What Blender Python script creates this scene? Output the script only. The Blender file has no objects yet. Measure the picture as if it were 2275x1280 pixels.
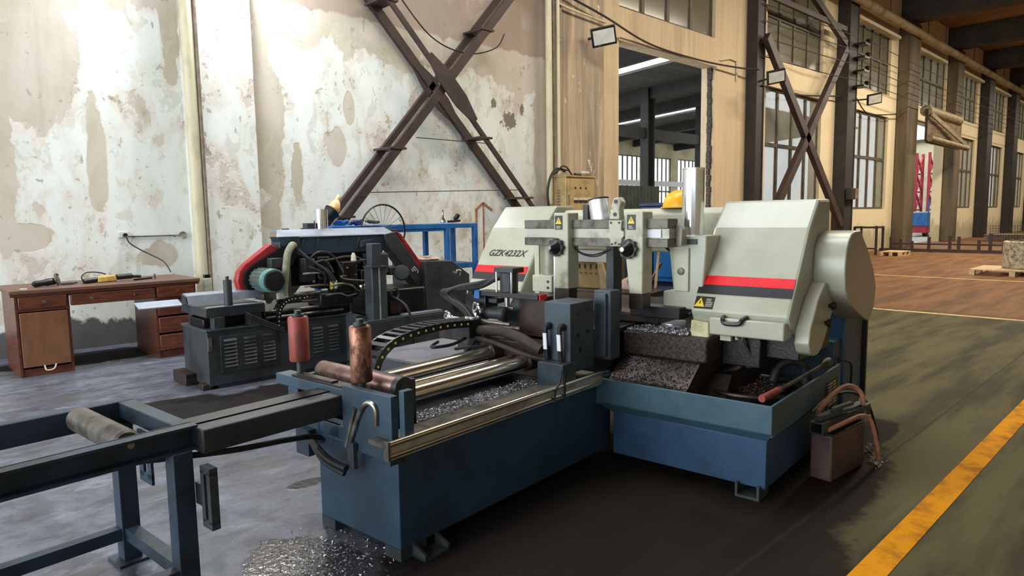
import bpy, bmesh, math, random
from mathutils import Vector, Matrix
random.seed(7)
PI = math.pi
SC = bpy.context.scene
COL = SC.collection

# ------------------------------------------------------------------ camera, world, lights, exposure
cam = bpy.data.objects.new('camera', bpy.data.cameras.new('camera'))
COL.objects.link(cam)
SC.camera = cam
yaw, pitch, roll = math.radians(46.2), math.atan(160 / 1500), math.radians(.87)
F0 = Vector((math.cos(yaw), math.sin(yaw), 0)); R0 = Vector((math.sin(yaw), -math.cos(yaw), 0)); Z = Vector((0, 0, 1))
Fw = F0 * math.cos(pitch) - Z * math.sin(pitch); U0 = Z * math.cos(pitch) + F0 * math.sin(pitch)
Rt = R0 * math.cos(roll) - U0 * math.sin(roll); Up = U0 * math.cos(roll) + R0 * math.sin(roll)
cam.matrix_world = Matrix(((Rt.x, Up.x, -Fw.x, 0), (Rt.y, Up.y, -Fw.y, 0), (Rt.z, Up.z, -Fw.z, 1.4), (0, 0, 0, 1)))
cam.data.sensor_width = 36; cam.data.lens = 1500 / 2275 * 36
cam.data.clip_start = .02; cam.data.clip_end = 500

w = bpy.data.worlds.new('overcast'); SC.world = w; w.use_nodes = True
bg = w.node_tree.nodes['Background']
bg.inputs[0].default_value = (.86, .94, 1.0, 1); bg.inputs[1].default_value = 2.4

def area(name, loc, aim, sx, sy, power, col):
    l = bpy.data.lights.new(name, 'AREA'); l.shape = 'RECTANGLE'; l.size = sx; l.size_y = sy
    l.energy = power; l.color = col
    o = bpy.data.objects.new(name, l); COL.objects.link(o); o.location = loc
    o.rotation_euler = (Vector(aim) - Vector(loc)).to_track_quat('-Z', 'Y').to_euler()
    return o
COOL = (.90, .96, 1.0); WARM = (1.0, .88, .69)
area('gate_daylight', (-6.6, 4.5, 2.9), (6, 5.6, 1.6), 7.0, 5.0, 500, COOL)         # the open gate of the hall behind the viewer
area('roof_light', (3.0, 4.6, 8.6), (3.4, 5.2, 0), 7.0, 2.0, 430, COOL)             # roof light over the saws
for i, (x, p) in enumerate(((10.0, 330), (18.5, 520), (25.5, 560), (33, 460), (41, 360), (49, 300), (57, 250))):
    area('roof_strip_light', (x, 3.4, 7.7), (x, 3.9, 0), 5.0, .8, p, WARM)
area('pilaster_lamp', (3.28, 7.86, 5.1), (3.25, 8.2, 3.4), .3, .2, 125, COOL)                        # lamp above the pilaster
area('yard_roof_light', (22, 16, 6.9), (22, 16, 0), 1.6, 9, 300, COOL)

SC.view_settings.view_transform = 'Standard'; SC.view_settings.look = 'None'
SC.view_settings.gamma = 1; SC.view_settings.use_curve_mapping = False
SC.view_settings.exposure = 0.35
SC.cycles.use_denoising = True
SC.cycles.max_bounces = 8; SC.cycles.diffuse_bounces = 4; SC.cycles.sample_clamp_indirect = 6

# ------------------------------------------------------------------ materials
def lin(c):
    if isinstance(c, str):
        c = [int(c[i:i + 2], 16) / 255 for i in (0, 2, 4)]
    return tuple(((v / 12.92) if v <= .04045 else ((v + .055) / 1.055) ** 2.4) for v in c) + (1,)

class G:
    """small wrapper for building a node graph"""
    def __init__(s, name):
        s.m = bpy.data.materials.new(name); s.m.use_nodes = True
        s.t = s.m.node_tree; s.n = s.t.nodes; s.b = s.n['Principled BSDF']; s.out = s.n['Material Output']
    def put(s, sock, v):
        if hasattr(v, 'is_output') or isinstance(v, bpy.types.NodeSocket): s.t.links.new(v, sock)
        else: sock.default_value = v
    def add(s, typ, **kw):
        nd = s.n.new(typ)
        for k, v in kw.items(): setattr(nd, k, v)
        return nd
    def pos(s): return s.add('ShaderNodeNewGeometry').outputs['Position']
    def objc(s): return s.add('ShaderNodeTexCoord').outputs['Object']
    def scale(s, v, sc):
        nd = s.add('ShaderNodeMapping'); s.put(nd.inputs[0], v); nd.inputs['Scale'].default_value = sc; return nd.outputs[0]
    def noise(s, v, sc, det=4, rough=.55, dist=0):
        nd = s.add('ShaderNodeTexNoise'); s.put(nd.inputs['Vector'], v); nd.inputs['Scale'].default_value = sc
        nd.inputs['Detail'].default_value = det; nd.inputs['Roughness'].default_value = rough; nd.inputs['Distortion'].default_value = dist
        return nd.outputs[0]
    def math(s, op, a, b=0.0, c=None):
        nd = s.add('ShaderNodeMath', operation=op); s.put(nd.inputs[0], a); s.put(nd.inputs[1], b)
        if c is not None: s.put(nd.inputs[2], c)
        return nd.outputs[0]
    def step(s, v, a, b):
        nd = s.add('ShaderNodeMapRange', interpolation_type='SMOOTHSTEP'); s.put(nd.inputs[0], v)
        nd.inputs[1].default_value = a; nd.inputs[2].default_value = b; return nd.outputs[0]
    def mix(s, f, a, b):
        nd = s.add('ShaderNodeMix', data_type='RGBA'); s.put(nd.inputs[0], f); s.put(nd.inputs[6], a); s.put(nd.inputs[7], b); return nd.outputs[2]
    def mixf(s, f, a, b):
        nd = s.add('ShaderNodeMix', data_type='FLOAT'); s.put(nd.inputs[0], f); s.put(nd.inputs[2], a); s.put(nd.inputs[3], b); return nd.outputs[0]
    def xyz(s, v): 
        nd = s.add('ShaderNodeSeparateXYZ'); s.put(nd.inputs[0], v); return nd.outputs
    def blob(s, u, v, cu, cv, ru, rv):
        a = s.math('POWER', s.math('ABSOLUTE', s.math('MULTIPLY', s.math('SUBTRACT', u, cu), 1 / ru)), 2.0)
        b = s.math('POWER', s.math('ABSOLUTE', s.math('MULTIPLY', s.math('SUBTRACT', v, cv), 1 / rv)), 2.0)
        return s.math('SUBTRACT', 1.0, s.math('ADD', a, b))
    def blobs(s, u, v, lst):
        r = None
        for q in lst:
            x = s.blob(u, v, *q); r = x if r is None else s.math('MAXIMUM', r, x)
        return r
    def bump(s, h, st=.3, d=.01):
        nd = s.add('ShaderNodeBump'); nd.inputs['Strength'].default_value = st; nd.inputs['Distance'].default_value = d
        s.put(nd.inputs['Height'], h); s.t.links.new(nd.outputs[0], s.b.inputs['Normal'])
    def done(s, col, rough=.5, metal=0.0):
        s.put(s.b.inputs['Base Color'], col); s.put(s.b.inputs['Roughness'], rough); s.put(s.b.inputs['Metallic'], metal)
        return s.m

def M(name, c1, c2=None, sc=6, rough=.5, metal=0.0, bump=0.0, lo=.42, hi=.66, stretch=(1, 1, 1), r2=None, bsc=60):
    """painted or bare surface with a second colour (dirt, wear) broken up by noise"""
    g = G(name); v = g.scale(g.objc(), stretch)
    f = g.step(g.noise(v, sc, 6, .62), lo, hi)
    col = g.mix(f, lin(c1), lin(c2 or c1))
    if bump: g.bump(g.noise(v, bsc, 4), bump, .004)
    return g.done(col, g.mixf(f, rough, r2 if r2 is not None else rough), metal)

m_blue = M('blue_machine_paint', '304f70', '263f58', 3, .42, 0, .12)
m_bluefr = M('blue_fascia_paint', '41606f', '33505f', 4, .45, 0, .12)
m_bluedk = M('dark_blue_paint', '2b3d4e', '1d2730', 5, .45, 0, .15)
m_slate = M('slate_machine_paint', '353a3d', '232628', 4, .5, 0, .15)
m_slate2 = M('slate_post_paint', '3c4448', '2c3336', 5, .5, 0, .1)
m_cream = M('cream_machine_paint', 'b1b2a0', 'a6a794', 2.5, .3, 0, .05)
m_creamd = M('cream_casting_paint', 'bfbfa8', '94927c', 9, .5, 0, .15, .5, .72)
m_creamy = M('yellowed_cream_paint', 'd9d6ac', 'b3ad80', 7, .5, 0, .1)
m_vise = M('slate_blue_vise_paint', '3a4954', '2b363e', 5, .5, 0, .12)
m_jaw = M('brown_jaw_metal', '4a3830', '2f231d', 6, .5, .2, .15)
m_pipebr = M('grimy_brown_hose', '3d332c', '2a231f', 9, .7, 0, .2)
m_traytop = M('scuffed_grey_plate', '7b7a82', '66656c', 6, .45, .2, .1)
m_dot = M('pale_yellow_pin', 'e6da8c', 'd8cc80', 6, .4)
m_colg = M('grimy_grey_green_column', '8f8f7c', '6a6a58', 5, .4, .2, .1)
m_bluebed = M('teal_blue_bed_paint', '30495f', '273b4b', 3, .42, 0, .12)
m_frame = M('dark_teal_paint', '33495a', '2a3a46', 4, .45, 0, .12)
m_silv2 = M('bright_ribbed_aluminium', 'e2e5ea', 'd2d6de', 4, .28, .5)
m_mot = M('grey_green_motor_body', '55645f', '3e4a46', 9, .5)
m_red = M('red_stripe_paint', 'ee1628', 'd81424', 4, .4)
m_black = M('black_plastic', '17171a', '101012', 8, .42)
m_rub = M('black_rubber', '1b1b1d', '262628', 20, .6)
m_stripe = M('black_stripe_paint', '26262c', '1e1e24', 5, .45)
m_chrome = M('polished_chrome', 'efeadc', 'e6e0cc', 3, .2, 1.0, 0)
m_chromeb = M('bright_chrome', 'f2f4f8', 'e8ecf0', 3, .16, 1.0, 0)
m_steel = M('bare_steel', 'a9a79d', '6d685e', 10, .35, .85, .1)
m_steeld = M('grimy_steel', '6b675e', '3f3b35', 8, .5, .5, .2)
m_strip = M('worn_grey_steel', 'b3b2a4', '8d8a7c', 7, .45, .25, .1)
m_oily = M('oily_brown_metal', '3a2f28', '1c1715', 6, .38, .2, .3)
m_rust = M('rusty_chip_crusted_metal', '4c3d35', '241c19', 55, .6, .1, .9, .4, .6, (1, 1, 1), None, 90)
m_dark = M('dark_greasy_metal', '1d1b1b', '100e0e', 7, .35, .2, .3)
m_copper = M('worn_copper_roller', 'a0705a', '5c3a2e', 26, .42, .55, .6, .42, .6, (1, 1, .5), .6, 80)
m_redrol = M('red_painted_roller', '9c453c', '6f4038', 20, .55, .1, .4, .45, .62, (1, 1, .4))
m_pinkrol = M('worn_steel_roller', '8a6f66', '5a4038', 12, .4, .6, .3)
m_tan = M('tan_cabinet_paint', 'b59c6b', '9d8557', 5, .55, 0, .1)
m_wood = M('varnished_red_wood', '663825', '4a271c', 5, .38, 0, .1, .35, .7, (1, 1, 6))
m_woodl = M('bare_worn_plywood', '7a5238', '65422c', 4, .5, 0, .1, .35, .7, (3, 3, .8))
m_woodtop = M('dirty_wood_top', '6e4a3a', '52453f', 4, .5, 0, .1)
m_pale = M('pale_pallet_wood', 'd2b48c', 'a98a64', 8, .7, 0, .2, .4, .7, (4, 1, 1))
m_bluet = M('bright_blue_paint', '1f66a8', '184f88', 5, .45)
m_bluec = M('blue_cabinet_paint', '2c8ae0', '2478cc', 3, .4)
m_navy = M('navy_cabinet_paint', '162a5c', '101f48', 3, .45)
m_redm2 = M('red_cover_paint', 'a32a2b', '7e2023', 4, .42)
m_silver = M('pale_blue_grey_sheet', 'a8b0c0', '8e97a8', 4, .32, .4)
m_green = M('motor_green_paint', '5f8f88', '49706c', 9, .5)
m_hose = M('grey_green_hose', '8f927c', '787a66', 20, .6)
m_steelcol = M('dark_brown_steelwork', '2b2623', '1f1b19', 3, .6, 0, .1)
m_brace = M('brown_red_oxide_steel', '3e2d29', '2a2123', 3, .55, 0, .1)
m_concol = M('brown_concrete_column', '62553f', '483e31', 2, .8, 0, .2, .4, .66, (1, 1, .2))
m_conduit = M('cream_plastic_pipe', 'cfc7a9', 'b3a98a', 5, .5, 0, 0, .5, .7, (1, 1, .3))
m_rpipe = M('weathered_roof_pipe', 'a8966f', '7d6d50', 2, .6)
m_dkpipe = M('grimy_thin_pipe', '6e5c4e', '8a7866', 5, .6)
m_white = M('white_sheet', 'e9ebf2', 'dfe2ea', 3, .6)
m_yel = M('yellow_plastic', 'f0b414', 'e2a60c', 5, .35)
m_yelp = M('yellow_tool_plastic', 'c7a24e', '9c7c38', 9, .5)
m_lamp = M('frosted_lamp_face', 'cfd0c8', 'c2c3ba', 6, .4)
m_orange = M('orange_hose_rubber', 'a87458', '86583e', 12, .55)
m_brownbox = M('brown_primer_box', '54403a', '3c2e2a', 5, .5, 0, .1)
m_stonecyl = M('mottled_concrete', 'b3a78e', '6e6554', 14, .85, 0, .5)
m_chip = M('bright_metal_chips', 'c9cad0', '8e8e96', 60, .35, .7)
m_chipd = M('dirty_metal_chips', '54463d', '261f1b', 50, .45, .5)
m_rag = M('stained_rag', 'b59c8c', '5c4a40', 14, .9, 0, .3)
m_redtw = M('red_tower_paint', 'b8243c', 'a01c34', 4, .5)
m_creamwin = M('window_frame_steel', '5a5344', '433d32', 5, .6)
m_yard = M('pale_yard_concrete', 'a6a59c', '8f8e86', 2, .9)
m_corr = M('grey_corrugated_sheet', '6f7370', '5d625f', 2, .5, .2)
m_shut = M('rolled_shutter_sheet', '8c7a5c', '5f533e', 3, .55, .1, 0, .4, .7, (1, 1, 4))
m_plate = M('dark_label_plate', '2c2a2a', '242222', 5, .45)
m_label = M('pale_label_print', 'd9d2bd', 'c9c2ad', 5, .5)
m_warn = M('warning_yellow', 'f2d23c', 'e8c42c', 5, .45)
m_bulb = M('orange_amber_plastic', 'e0a868', 'f0dcb8', 9, .35)
m_skyl = None

def plaster(name, warm):
    g = G(name); P = g.pos(); x, y, z = g.xyz(P)[0:3]
    n1 = g.noise(g.scale(P, (1, 1, .75)), 1.25, 7, .62, .5)
    n2 = g.noise(g.scale(P, (1, 1, .55)), 3.1, 6, .6, .3)
    n3 = g.noise(P, 14, 5, .6)
    n4 = g.noise(g.scale(P, (2, 2, .14)), 1.5, 6, .68, .4)
    white = g.mix(g.step(n2, .35, .7), lin('dfe3de'), lin('d2d4ca'))
    # where the white coat has flaked off: high on the wall, beside the pilaster and in scattered flakes
    fl = g.blobs(x, z, [(1.35, 3.2, .6, 1.0), (1.05, 2.2, .2, 1.2), (1.95, 2.1, .12, .9), (1.25, 1.25, .3, .16), (2.5, 1.0, .3, .22), (3.82, 2.6, .26, 1.7), (4.2, 2.0, .12, .5),
                        (6.0, 4.15, 2.2, .75), (8.2, 4.05, 1.6, .62), (4.4, 4.1, 1.2, .55), (2.8, 3.6, .16, .9), (8.85, 2.6, .25, 3.0), (4.8, 2.35, .16, .3), (5.0, 2.9, .1, .25), (7.2, 2.6, .1, .2)])
    up = g.step(z, 3.35, 3.75)
    fl = g.math('MAXIMUM', g.math('MAXIMUM', fl, g.math('MULTIPLY', up, .35)), -.55)
    k = g.math('ADD', g.math('MULTIPLY', fl, .30), g.math('ADD', g.math('MULTIPLY', n1, .75), g.math('MULTIPLY', n2, .42)))
    peel = g.step(k, .655, .69)
    tan = g.mix(g.step(n1, .38, .62), lin('b8b09c'), lin('c9beb2'))
    tan = g.mix(g.step(n4, .5, .75), tan, lin('b2a896'))
    col = g.mix(peel, white, tan)
    n6 = g.noise(g.scale(P, (1, 1, .6)), 5.5, 6, .66, .5)
    col = g.mix(g.math('MULTIPLY', g.step(n6, .555, .575), .55), col, lin('c3bfb0'))
    halo = g.math('MULTIPLY', g.step(k, .60, .655), .45)
    col = g.mix(g.math('MULTIPLY', halo, g.math('SUBTRACT', 1.0, peel)), col, lin('d6c6ba'))
    n7 = g.noise(g.scale(P, (1, 1, .5)), 7.5, 5, .6, .3)
    col = g.mix(g.math('MULTIPLY', g.step(n7, .66, .675), .85), col, lin('a39c8c'))
    small = g.step(g.math('ADD', g.math('MULTIPLY', n3, .6), g.math('MULTIPLY', n2, .5)), .655, .675)
    col = g.mix(g.math('MULTIPLY', small, .8), col, lin('a89c8c'))
    dk = g.blobs(x, z, [(8.04, 3.0, .2, .16), (7.7, 3.25, .06, .1), (8.35, 3.2, .06, .12)])
    col = g.mix(g.step(g.math('ADD', dk, g.math('MULTIPLY', g.math('SUBTRACT', n3, .5), 3.2)), .2, .4), col, lin('7d7468'))
    # upper band in a darker tan above a painted line
    band = g.step(g.math('ADD', z, g.math('MULTIPLY', g.math('SUBTRACT', n2, .5), .25)), 4.12, 4.16)
    col = g.mix(g.math('MULTIPLY', band, .75), col, g.mix(n4, lin('a48f80'), lin('8c7868')))
    # soot and damp near the floor
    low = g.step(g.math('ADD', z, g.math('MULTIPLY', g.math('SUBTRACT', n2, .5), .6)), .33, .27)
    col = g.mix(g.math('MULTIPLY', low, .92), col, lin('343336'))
    # the hall beyond the pillar is painted peach
    wm = g.step(x, 8.85, 9.05)
    peach = g.mix(g.step(n4, .30, .80), lin('d5c2a1'), lin('c8b192'))
    peach = g.mix(g.math('MULTIPLY', g.step(n3, .62, .68), .5), peach, lin('e3d8bd'))
    n8 = g.noise(g.scale(P, (2.2, 1, .13)), 2.2, 6, .66, .5)
    pil = g.math('MULTIPLY', g.step(x, 8.9, 9.0), g.step(x, 10.5, 10.3))
    fade = g.math('MULTIPLY', g.step(x, 8.9, 9.2), g.step(x, 17.5, 13.0))
    peach = g.mix(g.math('MULTIPLY', g.step(x, 16.0, 22.0), .75), peach, lin('e2d5b2'))
    peach = g.mix(g.math('MULTIPLY', fade, g.math('MULTIPLY', g.step(n8, .40, .70), .55)), peach, lin('a08a72'))
    peach = g.mix(g.math('MULTIPLY', pil, g.step(n8, .22, .66)), peach, lin('8c7e6e'))
    peach = g.mix(g.math('MULTIPLY', pil, g.step(g.noise(g.scale(P, (1, 1, .3)), 5.2, 5, .6, .4), .635, .65)), peach, lin('d5cdb8'))
    stain = g.step(g.math('ADD', z, g.math('MULTIPLY', n2, 1.6)), 1.75, 1.3)
    peach = g.mix(g.math('MULTIPLY', stain, .6), peach, lin('8a8466'))
    col = g.mix(wm, col, peach)
    h = g.math('ADD', g.math('MULTIPLY', peel, -.7), g.math('MULTIPLY', n3, .25))
    g.bump(h, .35, .012)
    return g.done(col, .85)
m_wall = plaster('flaking_plaster', 0)

def floor_mat():
    g = G('factory_floor'); P = g.pos(); x, y, z = g.xyz(P)[0:3]
    n1 = g.noise(P, .9, 6, .6, .4); n2 = g.noise(P, 4.5, 6, .65, .3); n3 = g.noise(P, 34, 4, .6)
    n4 = g.noise(g.scale(P, (.35, 2.2, 1)), 1.6, 5, .6)
    grey = g.mix(g.step(n2, .35, .68), lin('6b707e'), lin('474a55'))
    n5 = g.noise(g.scale(P, (1.0, 2.4, 1)), 2.3, 7, .7, .6)
    grey = g.mix(g.math('MULTIPLY', g.step(n5, .50, .60), .65), grey, lin('3d3e45'))
    grey = g.mix(g.math('MULTIPLY', g.step(n5, .44, .36), .6), grey, lin('858c9c'))
    grey = g.mix(g.math('MULTIPLY', g.step(n1, .5, .62), .4), grey, lin('55504a'))
    olive = g.mix(g.step(n4, .38, .66), lin('5a5438'), lin('3a3626'))
    brown = g.mix(g.step(n4, .36, .68), lin('7e5a3a'), lin('5e4430'))
    far = g.step(g.math('ADD', x, g.math('MULTIPLY', g.math('SUBTRACT', n1, .5), .6)), 10.35, 10.75)
    base = g.mix(far, olive, brown)
    s = g.math('ADD', g.math('SUBTRACT', y, g.math('MULTIPLY', x, .55)), g.math('MULTIPLY', g.math('SUBTRACT', n1, .5), 1.6))
    base = g.mix(g.step(s, .5, 1.7), base, grey)
    oil_and_shade = g.blobs(x, y, [(1.95, 1.75, .80, .85), (2.35, 1.45, .85, .70), (3.2, 1.40, 1.2, .36), (2.6, 2.2, 1.3, .6), (2.5, 5.05, 1.25, .5), (1.55, 5.35, .55, .35), (1.65, 8.05, .95, .42), (4.4, 1.45, .5, .16)])  # floor stains, plus one blob painting the shade under the desk
    oil_and_shade = g.math('ADD', oil_and_shade, g.math('MULTIPLY', g.math('SUBTRACT', n2, .5), 1.0))
    om = g.step(oil_and_shade, .0, .28)
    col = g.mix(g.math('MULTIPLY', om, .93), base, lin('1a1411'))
    js = None
    for c in (1.22,):
        jt = g.step(g.math('ABSOLUTE', g.math('SUBTRACT', g.math('ADD', y, g.math('MULTIPLY', n2, .03)), c + .015)), .014, .004); js = jt
    col = g.mix(g.math('MULTIPLY', js, .6), col, lin('2c281f'))
    wet = g.blobs(x, y, [(1.17, 2.45, .26, .34), (1.05, 2.2, .3, .2), (1.6, 3.27, .12, .06), (1.9, 4.6, .5, .10)])
    wm = g.step(g.math('ADD', wet, g.math('MULTIPLY', g.math('SUBTRACT', n2, .5), 1.4)), .05, .3)
    col = g.mix(wm, col, lin('3a363b'))
    lf = g.step(s, .5, 1.7)                                     # the floor left of the saws is smooth and slightly polished
    rough = g.mixf(lf, .8, g.mixf(g.step(n2, .38, .62), .24, .5))
    rough = g.mixf(om, rough, .8)
    rough = g.mixf(wm, rough, .07)
    sp = g.mixf(lf, .12, .55); sp = g.mixf(om, sp, .10); sp = g.mixf(wm, sp, .9)
    g.put(g.b.inputs['Specular IOR Level'], sp)
    g.bump(g.math('ADD', g.math('MULTIPLY', n3, g.mixf(wm, .35, 1.4)), g.math('MULTIPLY', n2, .5)), .22, .012)
    return g.done(col, rough)
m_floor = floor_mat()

def paintline(name, c, c2):
    g = G(name); P = g.pos(); n = g.noise(P, 6, 6, .65); n2 = g.noise(P, 30, 4)
    g.b.inputs['Specular IOR Level'].default_value = .12
    return g.done(g.mix(g.step(n, .42, .68), lin(c), lin(c2)), .85)
m_line = paintline('yellow_floor_paint', 'd08a0e', '9c6214')
m_line2 = paintline('faded_floor_paint', 'd8b884', 'b08c60')

g = G('soffit'); P = g.pos(); m_ceil = g.done(g.mix(g.step(g.noise(g.scale(P, (1, .3, 1)), .8, 5), .35, .7), lin('a07c54'), lin('7d6142')), .9)
g = G('concrete_beam'); P = g.pos(); m_beam = g.done(g.mix(g.step(g.noise(P, .9, 5), .35, .7), lin('4b4945'), lin('383634')), .9)
g = G('annex_roof_sheet'); P = g.pos(); m_aroof = g.done(g.mix(g.step(g.noise(g.scale(P, (.3, 3, 1)), 1.2, 5), .35, .7), lin('5b5650'), lin('47433f')), .8)
m_awall = M('annex_wall_paint', 'd9d0b4', 'c2b89a', 1.2, .9)
def dusty(name, tr, tint):
    g = G(name); t = g.t
    tp = g.add('ShaderNodeBsdfTransparent'); tl = g.add('ShaderNodeBsdfTranslucent'); df = g.add('ShaderNodeBsdfDiffuse'); gl = g.add('ShaderNodeBsdfGlossy')
    n = g.noise(g.scale(g.pos(), (1, 1, .5)), 1.7, 5)
    c = g.mix(n, lin(tint), lin('8f8a78'))
    for nd in (tl, df): g.put(nd.inputs[0], c)
    gl.inputs['Roughness'].default_value = .15
    a = g.add('ShaderNodeMixShader'); a.inputs[0].default_value = .45; t.links.new(tl.outputs[0], a.inputs[1]); t.links.new(df.outputs[0], a.inputs[2])
    b = g.add('ShaderNodeMixShader'); b.inputs[0].default_value = tr; t.links.new(a.outputs[0], b.inputs[1]); t.links.new(tp.outputs[0], b.inputs[2])
    c2 = g.add('ShaderNodeMixShader'); c2.inputs[0].default_value = .06; t.links.new(b.outputs[0], c2.inputs[1]); t.links.new(gl.outputs[0], c2.inputs[2])
    t.links.new(c2.outputs[0], g.out.inputs[0]); return g.m
m_pane = dusty('dusty_window_glass', .42, 'b9b29c')
m_panelo = dusty('grimy_window_glass', .12, '8d8468')
m_panec = dusty('clear_window_glass', .8, 'c8d0d0')

# ------------------------------------------------------------------ mesh helpers
class B:
    def __init__(s): s.bm = bmesh.new(); s.mi = 0
    def face(s, vs):
        try:
            f = s.bm.faces.new(vs); f.material_index = s.mi; return f
        except ValueError: return None
    def hexa(s, p):
        v = [s.bm.verts.new(q) for q in p]
        for i in ((3, 2, 1, 0), (4, 5, 6, 7), (0, 1, 5, 4), (1, 2, 6, 5), (2, 3, 7, 6), (3, 0, 4, 7)): s.face([v[j] for j in i])
        return s
    def box(s, x0, x1, y0, y1, z0, z1):
        x0, x1 = sorted((x0, x1)); y0, y1 = sorted((y0, y1)); z0, z1 = sorted((z0, z1))
        return s.hexa([(x0, y0, z0), (x1, y0, z0), (x1, y1, z0), (x0, y1, z0), (x0, y0, z1), (x1, y0, z1), (x1, y1, z1), (x0, y1, z1)])
    def prism(s, poly, vec):
        vec = Vector(vec); a = [s.bm.verts.new(p) for p in poly]; b = [s.bm.verts.new(Vector(p) + vec) for p in poly]
        s.face(list(reversed(a))); s.face(b); n = len(a)
        for i in range(n): s.face([a[i], a[(i + 1) % n], b[(i + 1) % n], b[i]])
        return s
    def az(s, poly, b0, b1): return s.prism([(p[0], b0, p[1]) for p in poly], (0, b1 - b0, 0))   # profile in the a/z plane
    def bz(s, poly, a0, a1): return s.prism([(a0, p[0], p[1]) for p in poly], (a1 - a0, 0, 0))   # profile in the b/z plane
    def ab(s, poly, z0, z1): return s.prism([(p[0], p[1], z0) for p in poly], (0, 0, z1 - z0))
    def tube(s, pts, r, seg=8, closed=False):
        pts = [Vector(p) for p in pts]; n = len(pts); rings = []; up = None
        for i, p in enumerate(pts):
            if closed: t = (pts[(i + 1) % n] - pts[i - 1]).normalized()
            else: t = (pts[min(i + 1, n - 1)] - pts[max(i - 1, 0)]).normalized()
            if up is None: up = t.orthogonal().normalized()
            up = (up - t * up.dot(t))
            if up.length < 1e-6: up = t.orthogonal()
            up.normalize(); si = t.cross(up)
            rr = r[i] if isinstance(r, (list, tuple)) else r
            rings.append([s.bm.verts.new(p + (up * math.cos(2 * PI * k / seg) + si * math.sin(2 * PI * k / seg)) * rr) for k in range(seg)])
        for i in range(n if closed else n - 1):
            a, b = rings[i], rings[(i + 1) % n]
            for k in range(seg): s.face([a[k], a[(k + 1) % seg], b[(k + 1) % seg], b[k]])
        if not closed:
            s.face(list(reversed(rings[0]))); s.face(rings[-1])
        return s
    def cyl(s, p0, p1, r, seg=20, r1=None): return s.tube([p0, p1], [r, r if r1 is None else r1], seg)
    def lathe(s, prof, p0, axis, seg=24):
        ax = Vector(axis).normalized(); p0 = Vector(p0)
        return s.tube_prof([(p0 + ax * h, r) for r, h in prof], ax, seg)
    def tube_prof(s, pr, ax, seg):
        up = ax.orthogonal().normalized(); si = ax.cross(up); rings = []
        for p, r in pr: rings.append([s.bm.verts.new(p + (up * math.cos(2 * PI * k / seg) + si * math.sin(2 * PI * k / seg)) * max(r, 1e-4)) for k in range(seg)])
        for a, b in zip(rings, rings[1:]):
            for k in range(seg): s.face([a[k], a[(k + 1) % seg], b[(k + 1) % seg], b[k]])
        s.face(list(reversed(rings[0]))); s.face(rings[-1]); return s
    def ring(s, c, axis, R, r, seg=32, rs=8, a0=0, a1=2 * PI):
        ax = Vector(axis).normalized(); u = ax.orthogonal().normalized(); v = ax.cross(u); c = Vector(c)
        full = abs(a1 - a0 - 2 * PI) < 1e-6
        pts = [c + (u * math.cos(a0 + (a1 - a0) * i / seg) + v * math.sin(a0 + (a1 - a0) * i / seg)) * R for i in range(seg if full else seg + 1)]
        return s.tube(pts, r, rs, closed=full)
    def bar(s, p0, p1, w, h):
        """rectangular bar between two points, w across (horizontal), h the other way"""
        p0, p1 = Vector(p0), Vector(p1); t = (p1 - p0).normalized()
        si = t.cross(Z); si = si.normalized() if si.length > 1e-4 else Vector((1, 0, 0)); u = si.cross(t)
        q = []
        for p in (p0, p1):
            for a, b in ((-1, -1), (1, -1), (1, 1), (-1, 1)): q.append(p + si * (a * w / 2) + u * (b * h / 2))
        return s.hexa(q)

def spl(pts, n=6):
    pts = [Vector(p) for p in pts]; out = []
    for i in range(len(pts) - 1):
        p0, p1, p2, p3 = pts[max(i - 1, 0)], pts[i], pts[i + 1], pts[min(i + 2, len(pts) - 1)]
        for k in range(n):
            t = k / n
            out.append(.5 * ((2 * p1) + (p2 - p0) * t + (2 * p0 - 5 * p1 + 4 * p2 - p3) * t * t + (3 * p1 - p0 - 3 * p2 + p3) * t ** 3))
    return out + [pts[-1]]

ORG = {}
def _mesh(name, b, mats, L, smooth, bevel, flat=False):
    bm = b.bm; bmesh.ops.recalc_face_normals(bm, faces=bm.faces)
    bmesh.ops.translate(bm, verts=bm.verts, vec=-Vector(L))
    me = bpy.data.meshes.new(name); bm.to_mesh(me); bm.free()
    for m in (mats if isinstance(mats, (list, tuple)) else [mats]): me.materials.append(m)
    if (smooth or bevel) and not flat:
        for p in me.polygons: p.use_smooth = True
        me.set_sharp_from_angle(angle=math.radians(38))
    o = bpy.data.objects.new(name, me); COL.objects.link(o)
    if bevel:
        md = o.modifiers.new('bevel', 'BEVEL'); md.width = bevel; md.segments = 2; md.limit_method = 'ANGLE'; md.angle_limit = math.radians(40); md.harden_normals = False
    return o
def tag(o, label, cat, group=None):
    o['label'] = label; o['category'] = cat
    if group: o['group'] = group
    return o
def place(o, L, th):
    o.location = Matrix.Rotation(th, 3, 'Z') @ Vector(L); o.rotation_euler = (0, 0, th)
def thing(name, label, cat, L, th=0.0, group=None):
    o = bpy.data.objects.new(name, None); COL.objects.link(o); o.empty_display_size = .1
    place(o, L, th); ORG[o.name] = (Vector(L), th)
    return tag(o, label, cat, group)
def part(name, b, mats, parent, smooth=False, bevel=0.0, label=None, stuff=False, flat=False):
    L, th = ORG[parent.name]; o = _mesh(name, b, mats, L, smooth, bevel, flat); o.parent = parent; ORG[o.name] = (L, th)
    if label: o['label'] = label
    if stuff: o['kind'] = 'stuff'
    return o
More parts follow.
